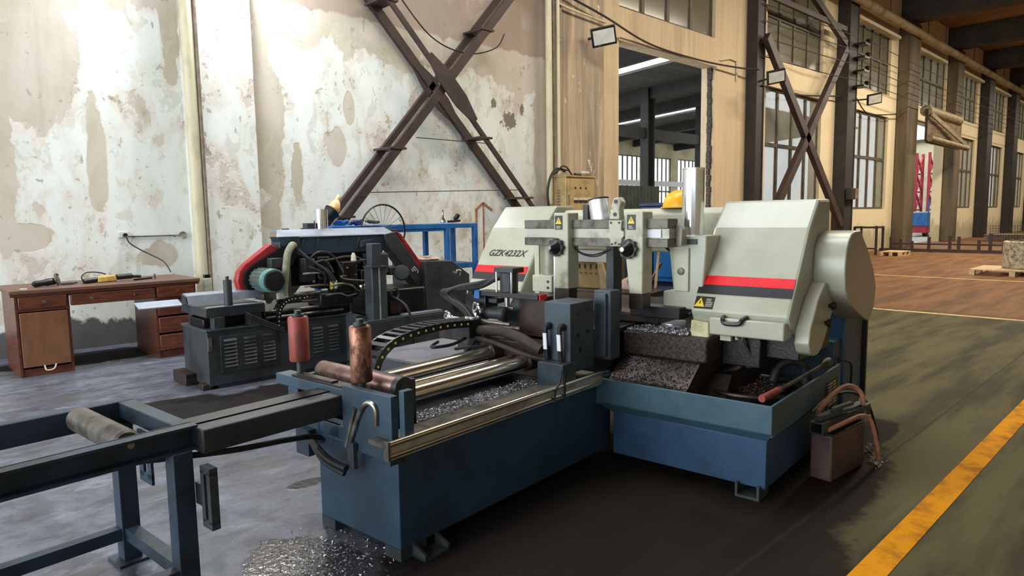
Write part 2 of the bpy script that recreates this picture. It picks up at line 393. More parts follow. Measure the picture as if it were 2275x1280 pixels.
def solo(name, b, mats, label, cat, th=0.0, smooth=False, bevel=0.0, group=None, stuff=False):
    vs = [v.co for v in b.bm.verts]
    L = Vector(((min(v.x for v in vs) + max(v.x for v in vs)) / 2, (min(v.y for v in vs) + max(v.y for v in vs)) / 2, min(v.z for v in vs)))
    o = _mesh(name, b, mats, L, smooth, bevel); place(o, L, th); ORG[o.name] = (L, th); tag(o, label, cat, group)
    if stuff: o['kind'] = 'stuff'
    return o
def struct(name, b=None, mats=None, smooth=False, bevel=0.0, L=(0, 0, 0)):
    if b is None:
        o = bpy.data.objects.new(name, None); COL.objects.link(o); o.location = L
    else:
        o = _mesh(name, b, mats, L, smooth, bevel); o.location = L
    ORG[o.name] = (Vector(L), 0.0); o['kind'] = 'structure'; return o
def chips(region, n, s0, s1, zf, hz):
    """a heap of small curled chips; region(i) returns x, y"""
    b = B()
    for i in range(n):
        x, y = region(); z = zf(x, y) + random.random() * hz; s = random.uniform(s0, s1)
        u = Vector((random.gauss(0, 1), random.gauss(0, 1), random.gauss(0, .6))).normalized(); v = u.orthogonal().normalized(); w2 = u.cross(v)
        c = Vector((x, y, z)); p = [c + u * s, c - u * s + v * s * .5, c - v * s * .6 + w2 * s * .4, c + w2 * s * .5]
        vs = [b.bm.verts.new(q) for q in p]
        for t in ((0, 1, 2), (0, 2, 3), (0, 3, 1), (1, 3, 2)): b.face([vs[k] for k in t])
    return b

# ------------------------------------------------------------------ building
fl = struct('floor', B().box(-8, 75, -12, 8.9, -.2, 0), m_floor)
part('painted_line', B().box(.8, 60, .79, .90, .0005, .003), m_line, fl, label='yellow painted aisle line')
part('painted_line', B().box(10.33, 10.43, .95, 3.6, .0005, .003), m_line2, fl, label='faded cream line across the floor')
part('painted_line', B().box(15.9, 15.98, 1.0, 5.2, .0005, .003), m_line2, fl, label='faint far line across the floor')
YW = 8.4
bays = [(17.35, 20.95, 'w'), (23.6, 26.85, 'w'), (30.1, 33.9, 'd'), (36.0, 39.3, 'w'), (42.2, 45.4, 'w'), (48.3, 51.5, 'w'), (54.4, 57.6, 'w'), (60.5, 63.7, 'w')]
wb = B()
wb.box(-8, 2.95, 8.65, 8.95, 0, 9)                         # set-back left stretch
wb.box(2.9, 11.07, YW, YW + .35, 0, 9)
ops = [(11.07, 14.75, 'd')] + bays
for i, (x0, x1, k) in enumerate(ops):
    nx = ops[i + 1][0] if i + 1 < len(ops) else 75
    wb.box(x1, nx, YW, YW + .35, 0, 9)
    top = 4.84 if k == 'd' else 4.70
    wb.box(x0, x1, YW, YW + .35, top, 5.45)
    wb.box(x0, x1, YW, YW + .35, 7.72, 9)
    if k == 'w': wb.box(x0, x1, YW, YW + .35, 0, 1.45)
wall = struct('wall_left', wb, m_wall)
part('sill', B().box(11.05, 14.8, YW - .04, YW + .3, 4.80, 4.86), m_wall, wall)
nw = 0
def window(x0, x1, z0, z1, zt, nm, top, bot, y=YW + .12, mat=None, mull=None):
    global nw; nw += 1
    o = struct('window_%d' % nw, L=((x0 + x1) / 2, y, z0))
    f = B(); t = .07
    f.box(x0, x0 + t, y - .03, y + .03, z0, z1).box(x1 - t, x1, y - .03, y + .03, z0, z1)
    f.box(x0 + t, x1 - t, y - .03, y + .03, z0, z0 + t).box(x0 + t, x1 - t, y - .03, y + .03, z1 - t, z1)
    part('frame', f, m_creamwin, o)
    xs = [x0 + (x1 - x0) * i / nm for i in range(nm + 1)]
    for xx in xs[1:-1]: part('mullion', B().box(xx - .05, xx + .05, y - .04, y + .025, z0 + t, z1 - t), m_creamwin, o)
    part('transom', B().box(x0 + t, x1 - t, y - .05, y + .028, zt - .05, zt + .05), m_creamwin, o)
    for i in range(nm):
        for za, zb, m in ((z0 + t, zt - .05, bot), (zt + .05, z1 - t, top)):
            part('pane', B().box(xs[i] + .05, xs[i + 1] - .05, y - .004, y + .004, za, zb), m, o)
for x0, x1, k in [(11.07, 14.75, 'd')] + bays:
    if k == 'w': window(x0, x1, 1.45, 4.70, 3.2, 4, m_pane, m_pane)
    window(x0, x1, 5.45, 7.72, 6.55, 4, m_panelo, m_panelo)
# jamb of the tall opening: broken edge showing masonry
jb = B()
for i in range(26):
    z0 = 1.2 + i * .138; d = random.uniform(.02, .09)
    jb.box(14.7 - d * .5, 14.8, YW + .06 + random.uniform(-.02, .02), YW + .15, z0, z0 + .13)
part('broken_jamb', jb, m_rust, wall, label='crumbled masonry edge of the tall opening')
# pilaster between the two stretches, and the concrete pillar
struct('trim_1', B().box(2.95, 3.59, 8.2, 8.7, 0, 9), m_wall, bevel=.01)
struct('trim_2', B().box(9.05, 10.35, 8.2, 8.42, 0, 9).box(9.0, 9.12, 8.15, 8.4, 0, 9), m_wall, bevel=.01)
# ceiling with beams
ce = struct('ceiling', B().box(-8, 75, -12, 8.8, 9.0, 9.2), m_ceil)
for i, x in enumerate((10.0, 16.1, 22.1, 28.1, 34.2, 40.3, 46.4, 52.5, 58.6, 64.7)):
    part('beam', B().box(x - .35, x + .35, -12, 8.4, 8.15, 9.0), m_beam, ce)
struct('wall_right', B().box(-8, 75, -12.3, -12, 0, 9.2), m_awall)
struct('wall_far', B().box(75, 75.3, -12.3, 8.9, 0, 9.2), m_beam)
struct('wall_back', B().box(-8.3, -8, -12.3, .5, 0, 2.2).box(-8.3, -8, -12.3, .5, 5.2, 9.2).box(-8.3, -8, -.6, .5, 2.2, 5.2).box(-8.3, -8, .5, 8.95, 5.6, 9.2).box(-8.3, -8, 8.4, 8.95, 0, 5.6), m_awall)  # unseen window strip added in this wall to brighten chrome reflections
# annex hall seen through the opening
struct('floor_annex', B().box(9, 80, 8.9, 60, -.2, -.005), m_yard)
ac = struct('ceiling_annex', B().hexa([(9, 8.75, 7.5), (21.9, 8.75, 7.5), (21.9, 28, 6.4), (9, 28, 6.4), (9, 8.75, 7.6), (21.9, 8.75, 7.6), (21.9, 28, 6.5), (9, 28, 6.5)])
            .hexa([(22.9, 8.75, 7.5), (32.0, 8.75, 7.5), (32.0, 28, 6.4), (22.9, 28, 6.4), (22.9, 8.75, 7.6), (32.0, 8.75, 7.6), (32.0, 28, 6.5), (22.9, 28, 6.5)])
            .hexa([(32.9, 17.5, 7.0), (50, 17.5, 7.0), (50, 28, 6.4), (32.9, 28, 6.4), (32.9, 17.5, 7.1), (50, 17.5, 7.1), (50, 28, 6.5), (32.9, 28, 6.5)]), m_aroof)
for x in (19.8, 25.9, 29.3, 35.4, 38.5, 43.5):
    y0 = 8.8 if x < 33 else 17.6
    zz = lambda y: 7.5 - (y - 8.75) * 1.1 / 19.25
    part('beam', B().hexa([(x - .15, y0, zz(y0) - .55), (x + .15, y0, zz(y0) - .55), (x + .15, 27.9, zz(27.9) - .45), (x - .15, 27.9, zz(27.9) - .45),
                           (x - .15, y0, zz(y0)), (x + .15, y0, zz(y0)), (x + .15, 27.9, zz(27.9)), (x - .15, 27.9, zz(27.9))]), m_steelcol, ac)
aw = B(); y0 = 28
aw.box(9, 50, y0, y0 + .3, 0, 1.2).box(9, 50, y0, y0 + .3, 5.4, 7)
for x in (12, 18, 24, 30, 36, 39.6, 43.2, 46.8): aw.box(x, x + .9, y0, y0 + .3, 1.2, 5.4)
struct('wall_annex', aw, m_awall)
for x0, x1 in ((30.9, 36), (36.9, 39.6), (40.5, 43.2), (44.1, 46.8)):
    window(x0, x1, 1.2, 5.4, 3.0, 5, m_panec, m_panec, y=y0 + .1)
part('crane_rail', B().box(20, 49, 27.6, 27.8, 3.35, 3.7), m_white, ac, label='white crane runway in the annex hall')
for i, x in enumerate((25.85, 30.45)):
    b = B().box(x - .28, x - .22, 17.8, 18.2, 0, 6.95).box(x + .22, x + .28, 17.8, 18.2, 0, 6.95).box(x - .25, x + .25, 17.97, 18.03, 0, 6.95)
    solo('steel_column', b, m_steelcol, ['dark steel column in the annex hall, seen mid-opening above the hard hat', 'dark steel column at the right edge of the tall opening, in the annex'][i], 'column')
solo('tie_beam', B().box(18, 25.55, 17.88, 18.12, 4.75, 5.2).box(26.15, 30.15, 17.88, 18.12, 4.75, 5.2), m_steelcol, 'dark steel tie beam between columns beyond the tall opening', 'beam')
cr = B(); n = 24
poly = []
for i in range(n + 1): poly.append((16.6 + i * .09, 12.6 + (.03 if i % 2 else 0)))
for i in range(n, -1, -1): poly.append((16.6 + i * .09, 12.66 + (.03 if i % 2 else 0)))
solo('corrugated_panel', cr.ab(poly, 0, 2.28), m_corr, 'grey corrugated sheet standing beyond the opening, left of the hard hat', 'panel')
solo('blue_crate', B().box(16.9, 18.9, 11.0, 12.0, 0, 1.62).box(16.85, 18.95, 10.95, 12.05, 1.62, 1.72), m_navy, 'dark blue crate top in the annex hall behind the hard hat', 'crate', bevel=.02)

# steel columns along the wall
cols = [(16.45, 'black steel column between the tall opening and the first braced window'), (22.3, 'black steel column carrying the cable insulators and black junction box'),
        (28.2, 'brown concrete column standing left of the rolled-up shutter'), (34.5, 'grey column standing right of the rolled-up shutter'),
        (40.3, 'dark column two bays past the shutter'), (46.4, 'dark column three bays past the shutter'), (52.5, 'dark column four bays past the shutter'), (58.6, 'dark column farthest along the left wall in view')]
for i, (x, lb) in enumerate(cols):
    b = B()
    if i in (0, 1):
        hw = .21 if i == 0 else .36
        yf = 8.1 if i == 0 else 8.02
        b.box(x - hw, x - hw + .04, yf, 8.38, 0, 8.14).box(x + hw - .04, x + hw, yf, 8.38, 0, 8.14).box(x - hw + .04, x + hw - .04, yf + .02, yf + .05, 0, 8.14)
        solo('steel_column', b, m_steelcol, lb, 'column', group='columns along the wall')
    else:
        hw = .6 if i == 2 else .5; b.box(x - hw, x + hw, 8.0, 8.38, 0, 8.14)
        solo('concrete_column', b, m_concol if i < 4 else m_steelcol, lb, 'column', bevel=.02, group='columns along the wall')
# pipe run and ledge high on the wall
solo('roof_pipe', B().cyl((20.5, 7.9, 7.74), (66, 7.9, 7.74), .14, 14), m_rpipe, 'fat cream pipe running along the wall under the roof', 'pipe', smooth=True)
pg = B()
for x in (23.2, 25, 29.2, 31.5, 36, 42): pg.cyl((x, 7.9, 7.6), (x, 7.9, 9.0), .02, 6)
solo('pipe_hanger', pg, m_dkpipe, 'thin rods hanging the roof pipe from the ceiling', 'hanger')
for x in (22.05, 27.85, 34.2, 40.3, 46.4, 52.5):
    x0, x1 = x + (.55 if x < 23 else .8), x + (5.0 if x < 23 else 5.2)
    part('ledge', B().box(x0, x1, 8.16, YW, 7.40, 7.50), m_conduit, wall); part('ledge', B().box(x0, x1, 8.28, YW, 7.58, 7.66), m_conduit, wall)

# X braces
def brace(name, label, p, q, p2, q2, yfar, ynear, w1, w2, plate_c, batt, twin=True):
    t = thing(name, label, 'brace', ((p[0] + q[0]) / 2, yfar, min(p[1], q[1])))
    for (a, c) in ((p, q), (p2, q2)):
        if twin and a is p2: w1, w2 = .085, .125
        part('chord', B().bar((a[0], yfar, a[1]), (c[0], yfar, c[1]), .07 if twin else .14, w1), m_brace, t)
        if twin:
            part('chord', B().bar((a[0], ynear, a[1]), (c[0], ynear, c[1]), .05, w2), m_brace, t)
            for f in batt:
                x, z = a[0] + (c[0] - a[0]) * f, a[1] + (c[1] - a[1]) * f
                d = (Vector((c[0], 0, c[1])) - Vector((a[0], 0, a[1]))).normalized() * .12
                part('batten', B().bar((x, ynear - .04, z), (x, yfar + .04, z), .26, .03), m_brace, t)
    if plate_c:
        x, z = plate_c; d = Vector((q[0] - p[0], 0, q[1] - p[1])).normalized(); nrm = Vector((-d.z, 0, d.x))
        for yy in (ynear - .07, yfar - .02):
            pts = [Vector((x, yy, z)) + d * a + nrm * c for a, c in ((-.6, -.05), (-.22, -.13), (.22, -.13), (.6, -.05), (.6, .05), (.22, .13), (-.22, .13), (-.6, .05))]
            part('gusset', B().prism(pts, (0, .03, 0)), m_brace, t)
    return t
brace('cross_brace', 'rusty brown twin-bar X brace on the flaking white wall', (3.62, 6.17), (8.9, .78), (3.66, .36), (9.0, 6.25), 8.34, 7.97, .125, .065, (6.45, 3.27), (.18, .34, .66, .83))
brace('cross_brace', 'brown steel X brace in front of the first tall window', (16.45, 5.7), (21.6, .98), (16.6, .9), (21.55, 6.2), 7.98, 7.98, .24, .1, None, (), False)
t = thing('cross_brace', 'upper brown brace running up from the insulator column', 'brace', (18, 8.0, 6.3))
part('chord', B().bar((21.55, 8.0, 6.35), (17.0, 8.0, 8.0), .12, .2), m_brace, t)
part('chord', B().bar((16.5, 8.0, 6.7), (21.55, 8.0, 6.75), .08, .14), m_brace, t)

# ------------------------------------------------------------------ main band saw (axes: a along the feed, b towards the wall)
TH = math.radians(6)
S = thing('band_saw', 'big blue and cream double column band saw with red stripe covers', 'band saw', (2.6, 2.25, 0), TH)
# --- bed
b = B().box(1.70, 3.3, 2.05, 2.60, .05, .44)
b.box(1.70, 3.3, 2.05, 2.07, .44, .50).box(1.70, 3.3, 2.58, 2.60, .44, .50)
b.box(1.70, 1.72, 2.05, 2.6, .44, .5)
part('bed', b, m_bluebed, S, bevel=.004)
for (a0, b0) in ((1.70, 2.05), (1.70, 2.50), (3.1, 2.5)):
    part('foot', B().box(a0, a0 + .14, b0, b0 + .10, 0, .05), m_slate2, S)
part('lifting_bracket', B().box(1.76, 1.90, 1.97, 2.05, 0, .012).hexa([(1.76, 1.97, 0), (1.772, 1.97, 0), (1.772, 2.05, 0), (1.76, 2.05, 0), (1.76, 1.97, .03), (1.772, 1.97, .03), (1.772, 2.05, .06), (1.76, 2.05, .06)])
     .hexa([(1.888, 1.97, 0), (1.90, 1.97, 0), (1.90, 2.05, 0), (1.888, 2.05, 0), (1.888, 1.97, .03), (1.90, 1.97, .03), (1.90, 2.05, .06), (1.888, 2.05, .06)]), m_slate2, S, label='bent plate foot bracket on the near corner')
part('trough_floor', B().box(1.72, 3.3, 2.07, 2.58, .435, .446), m_dark, S)
part('side_ledge', B().box(1.62, 3.12, 2.0, 2.13, .505, .525), m_steeld, S, label='grimy flat ledge along the bed')
part('side_rail', B().box(1.60, 3.1, 1.985, 2.0, .47, .54), m_strip, S, label='bare metal edge of the ledge')
part('side_rail', B().cyl((1.60, 1.983, .536), (3.1, 1.983, .536), .013, 12), m_chrome, S, smooth=True, label='bright round guide bar on the bed edge')
part('side_rail', B().cyl((1.60, 1.985, .488), (3.1, 1.985, .488), .011, 12), m_chrome, S, smooth=True, label='bright round guide bar on the bed edge')
part('rail_end', B().box(1.59, 1.602, 1.972, 2.0, .475, .548), m_steeld, S)
part('ledge_support', B().box(1.62, 1.70, 2.0, 2.06, .44, .505), m_bluedk, S)
# --- end frame with rollers
b = B().box(1.68, 1.76, 2.22, 2.90, .625, .675)
b.box(1.68, 1.74, 2.72, 2.80, .5, .625).box(1.70, 1.74, 2.58, 2.74, .34, .52)
b.box(1.665, 1.70, 2.04, 2.36, .43, .70).box(1.69, 1.74, 1.99, 2.02, .5, .725)
b.box(1.70, 1.76, 2.44, 2.56, .44, .50)
part('end_frame', b, m_frame, S, bevel=.003)
part('slot_plate', B().box(1.69, 1.75, 2.4, 2.78, .676, .682).box(1.70, 1.735, 2.48, 2.74, .682, .690), m_oily, S)
part('hook_weld', B().tube(spl([(1.66, 2.30, .47), (1.66, 2.235, .60), (1.66, 2.18, .655), (1.66, 2.13, .64), (1.66, 2.13, .57)], 5), .011, 8).tube([(1.66, 2.335, .44), (1.66, 2.265, .62)], .009, 8), m_steel, S, smooth=True, label='scuffed bent rod hook welded to the end plate')
part('corner_bracket', B().box(1.66, 1.70, 2.62, 2.72, .33, .45), m_bluedk, S)
part('corner_bracket', B().box(1.64, 1.66, 2.26, 2.30, .36, .47), m_slate2, S)
def vroller(bb, z0, z1, mat, lb):
    r = part('guide_roller', B().lathe([(.043, 0), (.047, .006), (.0465, .05), (.0475, .055), (.0465, .1), (.047, (z1 - z0) - .006), (.043, z1 - z0)], (1.75, bb, z0), (0, 0, 1), 28), mat, S, smooth=True, label=lb)
    part('axle', B().cyl((1.75, bb, z0 - .06), (1.75, bb, z1 + .03), .016, 14).cyl((1.75, bb, z1 + .002), (1.75, bb, z1 + .012), .028, 14), m_slate2, r, smooth=True)
vroller(2.80, .735, .945, m_redrol, 'upright roller with worn red paint')
vroller(2.33, .705, .945, m_copper, 'upright roller with dented copper brown skin')
part('feed_roller', B().lathe([(.040, 0), (.046, .01), (.046, .56), (.040, .57)], (1.86, 2.22, .672), (0, 1, 0), 28), m_pinkrol, S, smooth=True, label='lying worn steel roller across the bed end')
part('roller_cap', B().lathe([(.050, 0), (.052, .008), (.052, .03), (.046, .035)], (1.86, 2.185, .672), (0, 1, 0), 28).cyl((1.86, 2.178, .672), (1.86, 2.19, .672), .02, 16), m_slate, S, smooth=True)
part('roller_bracket', B().box(1.80, 1.92, 2.19, 2.215, .5, .66), m_bluedk, S)
part('roller_bracket', B().box(1.80, 1.92, 2.80, 2.83, .5, .66), m_bluedk, S)
# --- guide rods, trough
part('guide_rod', B().cyl((1.93, 2.475, .648), (2.86, 2.475, .648), .037, 28), m_chrome, S, smooth=True)
part('guide_rod', B().cyl((1.95, 2.255, .618), (2.80, 2.255, .618), .036, 28), m_chrome, S, smooth=True)
part('thin_rod', B().cyl((1.95, 2.345, .632), (2.88, 2.345, .632), .014, 16), m_chrome, S, smooth=True)
part('thin_rod', B().cyl((1.95, 2.385, .626), (2.88, 2.385, .626), .008, 12), m_chrome, S, smooth=True)
part('rod_housing', B().cyl((2.72, 2.475, .648), (2.98, 2.475, .648), .045, 24).cyl((2.76, 2.255, .618), (3.0, 2.255, .618), .05, 24).box(2.9, 3.05, 2.16, 2.6, .5, .72), m_oily, S, smooth=True, bevel=.006)
part('cross_member', B().box(1.90, 1.94, 2.2, 2.56, .45, .70), m_bluedk, S, bevel=.004)
part('swarf_strip', chips(lambda: (random.uniform(2.0, 2.95), random.uniform(2.27, 2.40)), 5200, .003, .008, lambda x, y: .448, .025), m_chip, S, stuff=True, label='strip of bright metal chips in the bed trough')
part('trough_wall', B().box(1.75, 3.0, 2.24, 2.25, .44, .475), m_dark, S)
# --- cable chain
ch = part('cable_chain_bracket', B().box(2.70, 2.80, 2.6, 2.74, .72, .82), m_black, S)
part('cable_chain_foot', B().box(1.98, 2.12, 2.6, 2.74, .56, .62), m_black, S)
path = spl([(2.04, .60), (2.045, .66), (2.075, .715), (2.12, .755), (2.19, .785), (2.29, .803), (2.42, .812), (2.56, .812), (2.72, .80)], 12)
path = [Vector((p[0], 0, p[1])) for p in [(q.x, q.y) for q in [Vector((v[0], v[1], 0)) if not isinstance(v, Vector) else v for v in path]]]
cum = [0]
for i in range(1, len(path)): cum.append(cum[-1] + (path[i] - path[i - 1]).length)
def along(s):
    for i in range(1, len(path)):
        if cum[i] >= s:
            f = (s - cum[i - 1]) / max(cum[i] - cum[i - 1], 1e-9); return path[i - 1].lerp(path[i], f)
    return path[-1]
NL = 15
for i in range(NL):
    p0, p1 = along(cum[-1] * i / NL), along(cum[-1] * (i + 1) / NL); t = (p1 - p0).normalized(); nn = Vector((-t.z, 0, t.x)); ln = (p1 - p0).length
    b = B(); h = .019
    for bb in (2.60, 2.725):
        b.prism([Vector((0, bb, 0)) + p0 + t * u + nn * v for u, v in ((-.006, -h), (ln * .95, -h), (ln * 1.05, 0), (ln * .95, h), (-.006, h))], (0, .012, 0))
    b.prism([Vector((0, 2.60, 0)) + p0 + t * u + nn * v for u, v in ((ln * .3, h - .006), (ln * .78, h - .006), (ln * .78, h + .002), (ln * .3, h + .002))], (0, .137, 0))
    b.prism([Vector((0, 2.60, 0)) + p0 + t * u + nn * v for u, v in ((ln * .3, -h), (ln * .78, -h), (ln * .78, -h + .006), (ln * .3, -h + .006))], (0, .137, 0))
    b.mi = 1
    c = p0 + t * (ln * .45); b.cyl((c.x, 2.5985, c.z), (c.x, 2.6005, c.z), .0065, 10)
    part('chain_link', b, (m_black, m_dot), ch)
# --- far chip tray
part('far_tray', B().box(2.92, 4.3, 2.62, 3.86, .08, .44), m_slate, S, bevel=.006)
part('far_tray_top', B().box(2.94, 4.28, 2.64, 3.84, .44, .446), m_traytop, S, label='grey flat top of the far chip tray')
# --- near tray
def quadbox(bm, near, far): return bm.hexa(near + far)
b = B()
b.box(3.15, 3.165, 1.07, 2.06, .35, .487).box(3.165, 4.33, 1.07, 1.085, .33, .487).box(3.15, 3.7, 2.045, 2.06, .33, .487).box(4.315, 4.33, 1.085, 2.0, .33, .487)
b.hexa([(3.24, 1.13, .26), (4.3, 1.13, .26), (4.3, 1.95, .26), (3.24, 1.95, .26), (3.15, 1.07, .35), (4.33, 1.07, .33), (4.33, 2.06, .33), (3.15, 2.06, .35)])
part('tray', b, m_bluefr, S, bevel=.003)
part('tray_floor', B().box(3.166, 4.31, 1.086, 2.044, .352, .358), m_dark, S)
part('tray_base', B().box(3.20, 4.28, 1.11, 1.97, .055, .30), m_blue, S, bevel=.004)
part('foot', B().box(3.17, 3.30, 1.14, 1.24, 0, .012).box(3.17, 3.30, 1.13, 1.142, 0, .07).box(3.17, 3.30, 1.238, 1.25, 0, .07), m_slate2, S, label='open channel foot under the tray corner')
part('foot', B().box(4.1, 4.25, 1.14, 1.24, 0, .055), m_slate2, S)
part('name_plate', B().box(4.02, 4.24, 1.063, 1.07, .27, .43), m_rust, S, label='dark name plate on the tray side')
lb = B()
for r in range(8):
    z = .41 - r * .0175
    lb.box(4.05, 4.13, 1.061, 1.063, z - .004, z + .004).box(4.15, 4.15 + random.uniform(.04, .075), 1.061, 1.063, z - .004, z + .004)
part('plate_print', lb, m_label, S)
# trough arc and rusty bed below the blade
part('chip_trough', B().ring((3.78, 1.40, .41), (0, 0, 1), .26, .014, 40, 8, 0, 2 * PI), m_oily, S, smooth=True)
b = B()
for k in range(40):
    a0, a1 = 2 * PI * k / 40, 2 * PI * (k + 1) / 40
    vs = [b.bm.verts.new((3.78 + .26 * math.cos(a), 1.40 + .26 * math.sin(a), z)) for a, z in ((a0, .36), (a1, .36), (a1, .41), (a0, .41))]; b.face(vs)
part('trough_band', b, m_dark, S)
part('trough_chips', chips(lambda: (lambda r, a: (3.84 + r * math.cos(a), 1.44 + r * math.sin(a)))(.2 * math.sqrt(random.random()), random.uniform(0, 2 * PI)), 2200, .004, .010, lambda x, y: .375, .035), m_chipd, S, stuff=True)
part('tray_chips', chips(lambda: (random.uniform(3.2, 4.28), random.uniform(1.57, 2.03)), 5200, .004, .010, lambda x, y: (.42 + (x - 3.17) * .45 if x < 3.28 else .47 + (x - 3.28) * .72 if x < 3.44 else .585), .012), m_chipd, S, stuff=True, label='dirty brown chips heaped in the tray')
part('tray_mound', B().az([(3.17, .358), (3.17, .42), (3.28, .47), (3.44, .585), (4.15, .585), (4.15, .358)], 1.56, 2.04), m_oily, S)
part('tray_mound', B().az([(3.5, .358), (3.6, .50), (4.0, .52), (4.2, .40), (4.2, .358)], 1.45, 1.56), m_oily, S)
part('saw_table', B().box(3.42, 4.15, 1.52, 2.04, .585, .72), m_rust, S, bevel=.01, label='chip crusted table block below the blade')
part('table_chips', chips(lambda: (random.uniform(3.45, 4.1), random.uniform(1.66, 2.03)), 3600, .004, .009, lambda x, y: .722, .012), m_chip, S, stuff=True, label='pale metal chips strewn over the table block')
part('table_disc', B().lathe([(.10, 0), (.10, .014), (.095, .018)], (3.72, 1.86, .73), (0, 0, 1), 28), m_chip, S, smooth=True)
# --- vises and their feed gear
v = part('vise_block', B().box(2.83, 3.05, 2.0, 2.17, .58, .945), m_vise, S, bevel=.006)
for (aa, zz) in ((2.90, .88), (2.99, .90), (2.90, .77), (2.99, .78), (2.92, .69)):
    part('bolt_hole', B().cyl((aa, 1.9985, zz), (aa, 2.002, zz), .013, 14), m_black, v)
for bb in (2.045, 2.135):
    part('hose_fitting', B().lathe([(.016, 0), (.02, .01), (.02, .02), (.012, .035)], (2.83, bb, .82), (-1, 0, 0), 14).tube(spl([(2.80, bb, .82), (2.795, bb, .80), (2.80, bb, .70), (2.815, bb, .60)], 5), .013, 8), m_rub, v, smooth=True)
    part('cable_tie', B().hexa([(2.782, bb - .016, .70), (2.79, bb - .016, .70), (2.79, bb + .006, .70), (2.782, bb + .006, .70), (2.782, bb - .012, .785), (2.79, bb - .012, .785), (2.79, bb + .010, .785), (2.782, bb + .010, .785)]), m_white, v)
part('vise_foot', B().box(2.74, 2.86, 1.985, 2.15, .5, .64), m_vise, S, bevel=.004)
part('vise_foot_cable', B().tube(spl([(2.72, 1.98, .62), (2.70, 1.975, .56), (2.66, 1.972, .53), (2.64, 1.965, .47)], 6), .006, 6).tube(spl([(2.74, 1.975, .6), (2.735, 1.97, .5), (2.72, 1.965, .45)], 6), .006, 6), m_rub, S, smooth=True)
part('front_vise_plate', B().box(3.14, 3.24, 1.95, 2.06, .60, .985).box(3.12, 3.14, 1.97, 2.04, .62, .97), m_vise, S, bevel=.006)
part('rear_vise_jaw', B().box(2.97, 3.05, 2.27, 2.46, .70, .95), m_jaw, S, bevel=.005)
part('jaw_gusset', B().prism([(2.98, 2.44, .72), (2.98, 2.62, .72), (2.98, 2.60, .78), (2.98, 2.50, .945), (2.98, 2.44, .945)], (.05, 0, 0)), m_slate2, S)
part('side_vise_plate', B().box(2.86, 2.98, 2.165, 2.20, .58, .94), m_oily, S)
part('drive_arm', B().box(2.80, 3.0, 2.14, 2.80, .62, .72).box(2.84, 2.96, 2.6, 3.0, .66, .76), m_oily, S, bevel=.01)
part('drive_hose', B().tube(spl([(2.78, 2.62, .755), (2.78, 2.45, .765), (2.78, 2.30, .745), (2.79, 2.16, .69)], 8), .028, 12).tube(spl([(2.76, 2.66, .72), (2.75, 2.45, .70), (2.76, 2.25, .66), (2.8, 2.14, .64)], 8), .014, 8), m_pipebr, S, smooth=True)
for (z, r, b0, b1, a) in ((.80, .010, 2.40, 2.86, 2.82), (.775, .014, 2.36, 2.94, 2.86), (.835, .012, 2.48, 2.80, 2.9), (.87, .010, 2.46, 2.68, 2.92)):
    part('slide_rod', B().cyl((a, b0, z), (a, b1, z), r, 14), m_steel, S, smooth=True)
part('clamp_cylinder', B().lathe([(.03, 0), (.042, .01), (.042, .05), (.034, .055), (.034, .15), (.042, .155), (.042, .2), (.03, .21)], (2.88, 2.47, .845), (0, 1, 0), 20), m_slate, S, smooth=True)
for (bb, zz) in ((2.90, .79), (2.66, .86)):
    part('handwheel', B().ring((2.83, bb, zz), (.9, -.35, .2), .042, .010, 28, 8).lathe([(.013, -.02), (.013, .03)], (2.83, bb, zz), (.9, -.35, .2), 12)
         .tube([(2.83, bb, zz - .04), (2.83, bb, zz + .04)], .006, 6), m_chromeb, S, smooth=True)
part('valve_bank', B().box(2.86, 2.97, 2.62, 2.78, .84, .95).box(2.88, 2.95, 2.55, 2.62, .90, .93).box(2.84, 2.9, 2.7, 2.74, .95, .99), m_black, S, bevel=.004)
part('coil_plug', B().box(2.83, 2.86, 2.64, 2.68, .93, .975), m_bluet, S, label='blue plug on the valve bank')
hd = part('hold_down', B().box(2.84, 2.92, 2.22, 2.66, .945, .975), m_black, S, bevel=.003)
part('cylinder_body', B().lathe([(.052, 0), (.052, .11)], (2.88, 2.455, .975), (0, 0, 1), 8).box(2.83, 2.93, 2.385, 2.525, 1.085, 1.115), m_slate, hd, bevel=.004)
for bb in (2.40, 2.51): part('tie_rod', B().cyl((2.835, bb, .975), (2.835, bb, 1.09), .006, 8), m_chromeb, hd, smooth=True)
part('piston', B().cyl((2.88, 2.47, .89), (2.88, 2.47, .945), .014, 14), m_chromeb, hd, smooth=True)
part('red_tag', B().box(2.85, 2.91, 2.212, 2.225, .945, .975), m_red, hd, label='small red tag on the clamp end')
for k, off in enumerate((0, .022, .044)):
    part('hydraulic_hose', B().tube(spl([(2.86 + off, 2.53, 1.05), (2.82, 2.62, 1.0 + off * .5), (2.78, 2.74, .985 + off * .3), (2.75, 2.86 - off, .965), (2.76, 2.84 - off, .93), (2.77, 2.74 - off, .88), (2.78, 2.67 - off * .8, .80), (2.78, 2.66 - off * .6, .70), (2.72, 2.66, .62)], 7), .013, 8), m_rub, S, smooth=True)
for bb in (2.675, 2.64):
    part('hose_sleeve', B().cyl((2.765, bb, .775), (2.768, bb, .83), .0165, 12), m_label, S, smooth=True)
for k, (p) in enumerate(([(2.6, 2.75, .70), (2.52, 2.72, .69), (2.5, 2.66, .695), (2.6, 2.63, .70), (2.72, 2.64, .72)], [(2.65, 2.6, .6), (2.55, 2.62, .58), (2.5, 2.56, .60), (2.62, 2.55, .64), (2.75, 2.6, .66)], [(2.75, 2.5, .68), (2.6, 2.5, .7), (2.55, 2.56, .69), (2.65, 2.62, .67)])):
    part('loose_cable', B().tube(spl(p, 7), .009, 6), m_rub, S, smooth=True)
